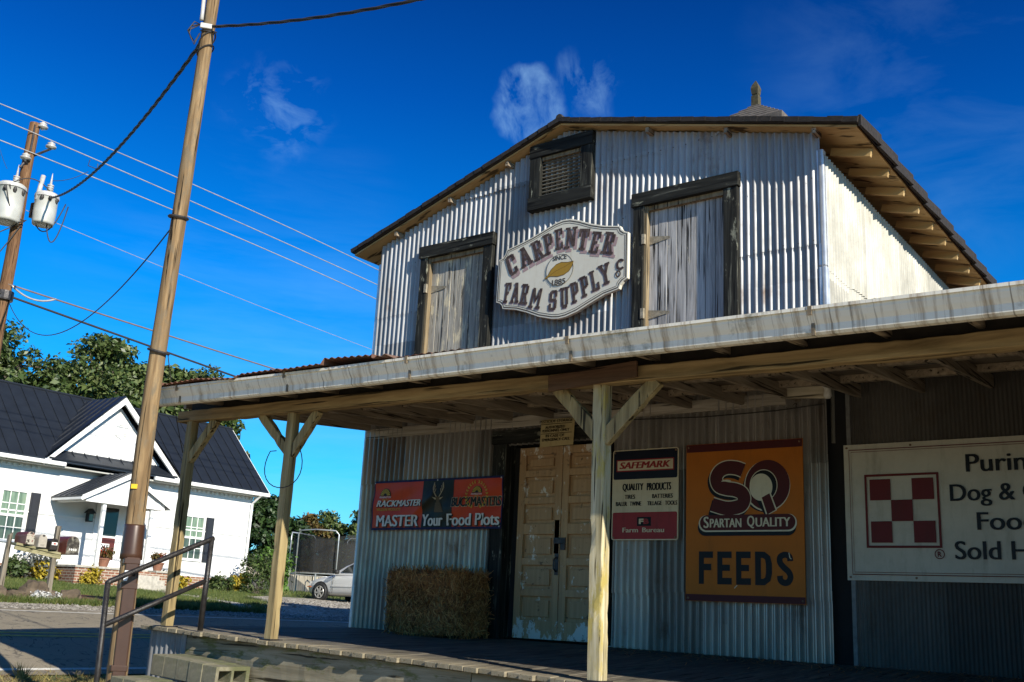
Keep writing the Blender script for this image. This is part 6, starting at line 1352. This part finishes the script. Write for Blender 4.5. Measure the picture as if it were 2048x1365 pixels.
# ------------------------------------------------------------------ silver car
def car():
    x0, y0, z0 = -27.83, 24.52, 1.80
    T = thing('parked_car', 'silver four-door car parked on the gravel drive, partly behind the store corner', 'car', (x0, y0 + 2.2, z0))
    SIL = m_plain('silver_paint', (.62, .62, .60), .30, .2, .03); DK = m_plain('car_black', (.02, .02, .02), .6); 
    st = [(0.0, .55, .62, .30), (.06, .70, .68, .22), (.25, .80, .74, .20), (.6, .845, .82, .19), (1.1, .86, .90, .19), (1.45, .865, .95, .19), (2.4, .87, .96, .19), (3.3, .87, .98, .19), (3.75, .86, 1.0, .20), (4.2, .80, .97, .24), (4.40, .62, .86, .34)]
    mb = MB(); n_ = 13
    for (y, hw_, top, bot) in st:
        half_ = [(0, bot), (hw_ * .82, bot), (hw_ * .97, bot + .10), (hw_, .48), (hw_ * .985, top - .12), (hw_ * .90, top - .02), (0, top + .03)]
        sec = half_ + [(-u, v) for u, v in half_[-2:0:-1]]; n_ = len(sec)
        mb.v += [(x0 + u, y0 + y, z0 + v) for u, v in sec]
    for i in range(len(st) - 1):
        for k in range(n_): mb.f.append((i * n_ + k, i * n_ + (k + 1) % n_, (i + 1) * n_ + (k + 1) % n_, (i + 1) * n_ + k))
    mb.f.append(tuple(range(n_))); mb.f.append(tuple((len(st) - 1) * n_ + k for k in reversed(range(n_))))
    body = mb.build('body', SIL, T, smooth=True); sb = body.modifiers.new('sub', 'SUBSURF'); sb.levels = 1; sb.render_levels = 2
    rp = [(1.25, .93, .76), (1.70, 1.20, .69), (2.15, 1.38, .60), (2.65, 1.42, .585), (3.15, 1.37, .60), (3.55, 1.18, .67), (3.95, .96, .74)]
    mb = MB()
    for (y, z, hw_) in rp: mb.v += [(x0 - hw_ - .02 * (1.42 - z), y0 + y, z0 + z - .04), (x0 - hw_ * .9, y0 + y, z0 + z), (x0, y0 + y, z0 + z + .02), (x0 + hw_ * .9, y0 + y, z0 + z), (x0 + hw_ + .02 * (1.42 - z), y0 + y, z0 + z - .04)]
    for i in range(len(rp) - 1):
        for k in range(4): mb.f.append((i * 5 + k, i * 5 + k + 1, (i + 1) * 5 + k + 1, (i + 1) * 5 + k))
    for s_ in (0, 4):                           # greenhouse sides down to the belt line
        for i in range(len(rp) - 1):
            b = len(mb.v); sg = -1 if s_ == 0 else 1
            mb.v += [(x0 + sg * .79, y0 + rp[i][0], z0 + .90), (x0 + sg * .79, y0 + rp[i + 1][0], z0 + .90)]
            mb.f.append((i * 5 + s_, (i + 1) * 5 + s_, b + 1, b))
    mb.build('roof', SIL, T, smooth=True)
    for sg in (1, -1):
        def X(z): return x0 + sg * (.80 - (z - .93) * .36)
        for nm, py in (('front_side_window', [(1.62, .99), (2.52, .99), (2.50, 1.33), (2.16, 1.31), (1.88, 1.19)]), ('rear_side_window', [(2.60, .99), (3.45, .99), (3.32, 1.20), (3.08, 1.32), (2.58, 1.33)])):
            vs = [(X(z) + sg * .012, y0 + y, z0 + z) for y, z in py]; MB().add(vs, [tuple(range(len(vs)))]).build(nm, DGLASS, T)
        MB().box(x0 + sg * .866 - .006, x0 + sg * .866 + .012, y0 + 1.32, y0 + 3.35, z0 + .50, z0 + .56).build('side_moulding', SIL, T, bevel=.005)
        for yy in (1.36, 2.56, 3.42): MB().box(x0 + sg * .874 - .004, x0 + sg * .874 + .001, y0 + yy, y0 + yy + .012, z0 + .28, z0 + .90).build('door_gap', DK, T)
        for yy in (2.36, 3.25): MB().box(x0 + sg * .875 - .004, x0 + sg * .875 + .022, y0 + yy, y0 + yy + .16, z0 + .77, z0 + .81).build('door_handle', SIL, T, bevel=.008)
        MB().lathe([(.02, -.09), (.07, -.06), (.08, .05), (.05, .08)], (x0 + sg * .96, y0 + 1.60, z0 + .99), 10, 'X').build('mirror', DK, T, smooth=True)
        MB().hexa([(x0 + sg * .52, y0 + .015, z0 + .50), (x0 + sg * .80, y0 + .20, z0 + .52), (x0 + sg * .79, y0 + .26, z0 + .52), (x0 + sg * .52, y0 + .10, z0 + .50), (x0 + sg * .52, y0 + .03, z0 + .64), (x0 + sg * .80, y0 + .22, z0 + .66), (x0 + sg * .79, y0 + .28, z0 + .66), (x0 + sg * .52, y0 + .12, z0 + .64)]).build('headlight', m_plain('lamp_lens', (.5, .5, .48), .15), T)
        MB().box(x0 + sg * .80 - .03, x0 + sg * .80 + .035, y0 + .16, y0 + .30, z0 + .46, z0 + .50).build('side_marker', m_plain('marker_amber', (.35, .10, .02), .3), T)
        for yy in (.80, 3.45):
            MB().lathe([(.30, 0), (.37, .001), (.37, .02), (.30, .021)], (x0 + sg * .855 - .01, y0 + yy, z0 + .30), 28, 'X').build('wheel_arch', DK, T)
            w_ = MB().lathe([(.18, -.09), (.29, -.095), (.31, -.07), (.31, .07), (.29, .095), (.20, .10), (.20, .08)], (x0 + sg * .80, y0 + yy, z0 + .31), 30, 'X').build('wheel', DK, T, smooth=True)
            mb = MB().lathe([(.05, sg * .085), (.05, sg * .115), (.01, sg * .118)], (x0 + sg * .80, y0 + yy, z0 + .31), 12, 'X')
            for k in range(6):
                a = 2 * math.pi * k / 6 + .2; mb.beam((x0 + sg * .905, y0 + yy + .03 * math.cos(a), z0 + .31 + .03 * math.sin(a)), (x0 + sg * .90, y0 + yy + .19 * math.cos(a), z0 + .31 + .19 * math.sin(a)), .055, .02, up=(1, 0, 0))
            mb.tube([(x0 + sg * .895, y0 + yy + .195 * math.cos(a), z0 + .31 + .195 * math.sin(a)) for a in [2 * math.pi * k / 28 for k in range(29)]], .016, 5); mb.build('rim', m_plain('alloy', (.48, .47, .44), .3, .4), w_)
    MB().box(x0 - .62, x0 + .62, y0 + 1.32, y0 + 1.33, z0 + .9, z0 + .91).build('wiper', DK, T)
    vs = [(x0 - .70, y0 + 1.27, z0 + .965), (x0 + .70, y0 + 1.27, z0 + .965), (x0 + .56, y0 + 2.05, z0 + 1.375), (x0 - .56, y0 + 2.05, z0 + 1.375)]; MB().add(vs, [(0, 1, 2, 3)]).build('windscreen', DGLASS, T)
    vs = [(x0 - .68, y0 + 3.93, z0 + 1.0), (x0 + .68, y0 + 3.93, z0 + 1.0), (x0 + .56, y0 + 3.25, z0 + 1.375), (x0 - .56, y0 + 3.25, z0 + 1.375)]; MB().add(vs, [(0, 1, 2, 3)]).build('rear_window', DGLASS, T)
    T.rotation_euler = (0, 0, -math.pi / 2 + .06); T.location = (-26.25, 26.75, H(-26.8) + .015)
    return T
car()
# ------------------------------------------------------------------ grass
GRASS = m_leaf('grass_blade', (.045, .075, .012), (.085, .125, .022), (.17, .17, .05), .7, .5)
DRY = m_leaf('dry_grass', (.14, .11, .03), (.26, .21, .06), (.36, .31, .12), .8, 2)
def blades(name, n, sampler, hmin, hmax, mt, wd=.006, lean=.5, seed=1, parent=None, origin=(0, 0, 0)):
    rg = np.random.default_rng(seed); P = np.array([sampler(rg) for _ in range(n)]); a = rg.uniform(0, 6.283, n); h = rg.uniform(hmin, hmax, n)
    s_ = np.stack([np.cos(a), np.sin(a), 0 * a], 1) * wd; l = np.stack([rg.normal(size=n) * lean, rg.normal(size=n) * lean, np.ones(n)], 1) * h[:, None]
    V = np.stack([P - s_, P + s_, P + l], 1).reshape(-1, 3); return fast_mesh(name, V, np.arange(3 * n).reshape(n, 3), mt, parent, origin, 3)
def lawn(rg):
    while True:
        x = rg.uniform(-29.6, -18.4); y = rg.uniform(8.0, 24.5)
        lim = np.interp(x, [-27.8, -27, -24, -19.9, -18.1], [23.6, 22.2, 19.7, 16.7, 15.6])
        if y > lim or ((x + 19.55) / .75) ** 2 + ((y - 11.0) / 1.6) ** 2 < 1 or (x < -28.3 and 17 < y < 20.3): continue
        if abs(y - float(np.interp(x, [-28.3, -27, -24, -19.9, -18.4], [19.1, 18.85, 17.7, 16.1, 15.5]))) < .3: continue
        return (x, y, H(x))
tag(blades('lawn_grass', 60000, lawn, .04, .11, GRASS, .009, .45, 21), kind='stuff')
tag(blades('verge_grass', 7000, lambda rg: (lambda x: (x, rg.uniform(8, 15.6), H(x)))(-18.35 - abs(rg.normal()) * .22), .05, .16, GRASS, .009, .5, 22), kind='stuff')
tag(blades('verge_grass', 3000, lambda rg: (lambda x: (x, 16.0 - (x + 19.0) * .72 + rg.normal() * .22, H(x)))(rg.uniform(-24, -18.2)), .05, .14, GRASS, .009, .5, 23), kind='stuff')
tag(blades('garden_grass', 14000, lambda rg: (lambda x: (x, rg.uniform(24.5, 44), H(x)))(rg.uniform(-39, -28.4)), .06, .18, GRASS, .014, .45, 24), kind='stuff')
tag(blades('dry_grass', 5200, lambda rg: (lambda x, y: (x, y, H(x)))(-11.9 + rg.normal() * .35 + .5 * rg.random(), rg.uniform(4.5, 8.2)), .03, .10, DRY, .006, 1.3, 25), kind='stuff')
def tuft(label, x, y, h, n, mt, seed):
    T = blades('weed_tuft', n, lambda rg: (x + rg.normal() * .03, y + rg.normal() * .03, H(x) + .005), h * .5, h, mt, .008, .45, seed, origin=(x, y, H(x))); return tag(T, label, 'weed', 'weeds beside the lot')
tuft('dry weed tuft in the lit lot, left of the pole shadow', -12.35, 6.95, .22, 60, DRY, 81)
tuft('dry weed tuft beside the conduit pole shadow', -11.5, 7.3, .16, 70, DRY, 82)
tuft('tall green weed between the pole and the top block step', -10.4, 7.6, .62, 26, GRASS, 83)
tag(straw('lot_straw', 700, lambda: (lambda x, y: (x, y, H(x) + .012))(random.gauss(-11.9, .5), random.uniform(4.6, 8.8)), (.06, .22), .004), kind='stuff')
# small stones on the gravel and shoulder
def stones(name, n, sampler, smin, smax, seed):
    rg = np.random.default_rng(seed); P = np.array([sampler(rg) for _ in range(n)]); s_ = rg.uniform(smin, smax, n)[:, None, None]
    oc = np.array([[1, 0, 0], [-1, 0, 0], [0, 1, 0], [0, -1, 0], [0, 0, .7], [0, 0, -.3]], float); f = np.array([[0, 2, 4], [2, 1, 4], [1, 3, 4], [3, 0, 4]])
    V = (P[:, None, :] + oc[None] * s_ * rg.uniform(.6, 1.3, (n, 6, 1))).reshape(-1, 3); Fq = (np.arange(n)[:, None, None] * 6 + f[None]).reshape(-1, 3)
    return tag(fast_mesh(name, V, Fq, STONE, k=3), kind='stuff')
STONE = m_leaf('stone_chip', (.15, .135, .11), (.34, .31, .26), (.52, .49, .43), .9, 3)
stones('gravel_stones', 6000, lambda rg: (lambda x: (x, rg.uniform(17.5, 32), H(x) + .02))(rg.uniform(-27.0, -17.6)), .015, .05, 91)
stones('shoulder_stones', 5000, lambda rg: (lambda x: (x, rg.uniform(7, 20), H(x) + .01))(-17.9 + rg.normal() * .2), .012, .045, 92)
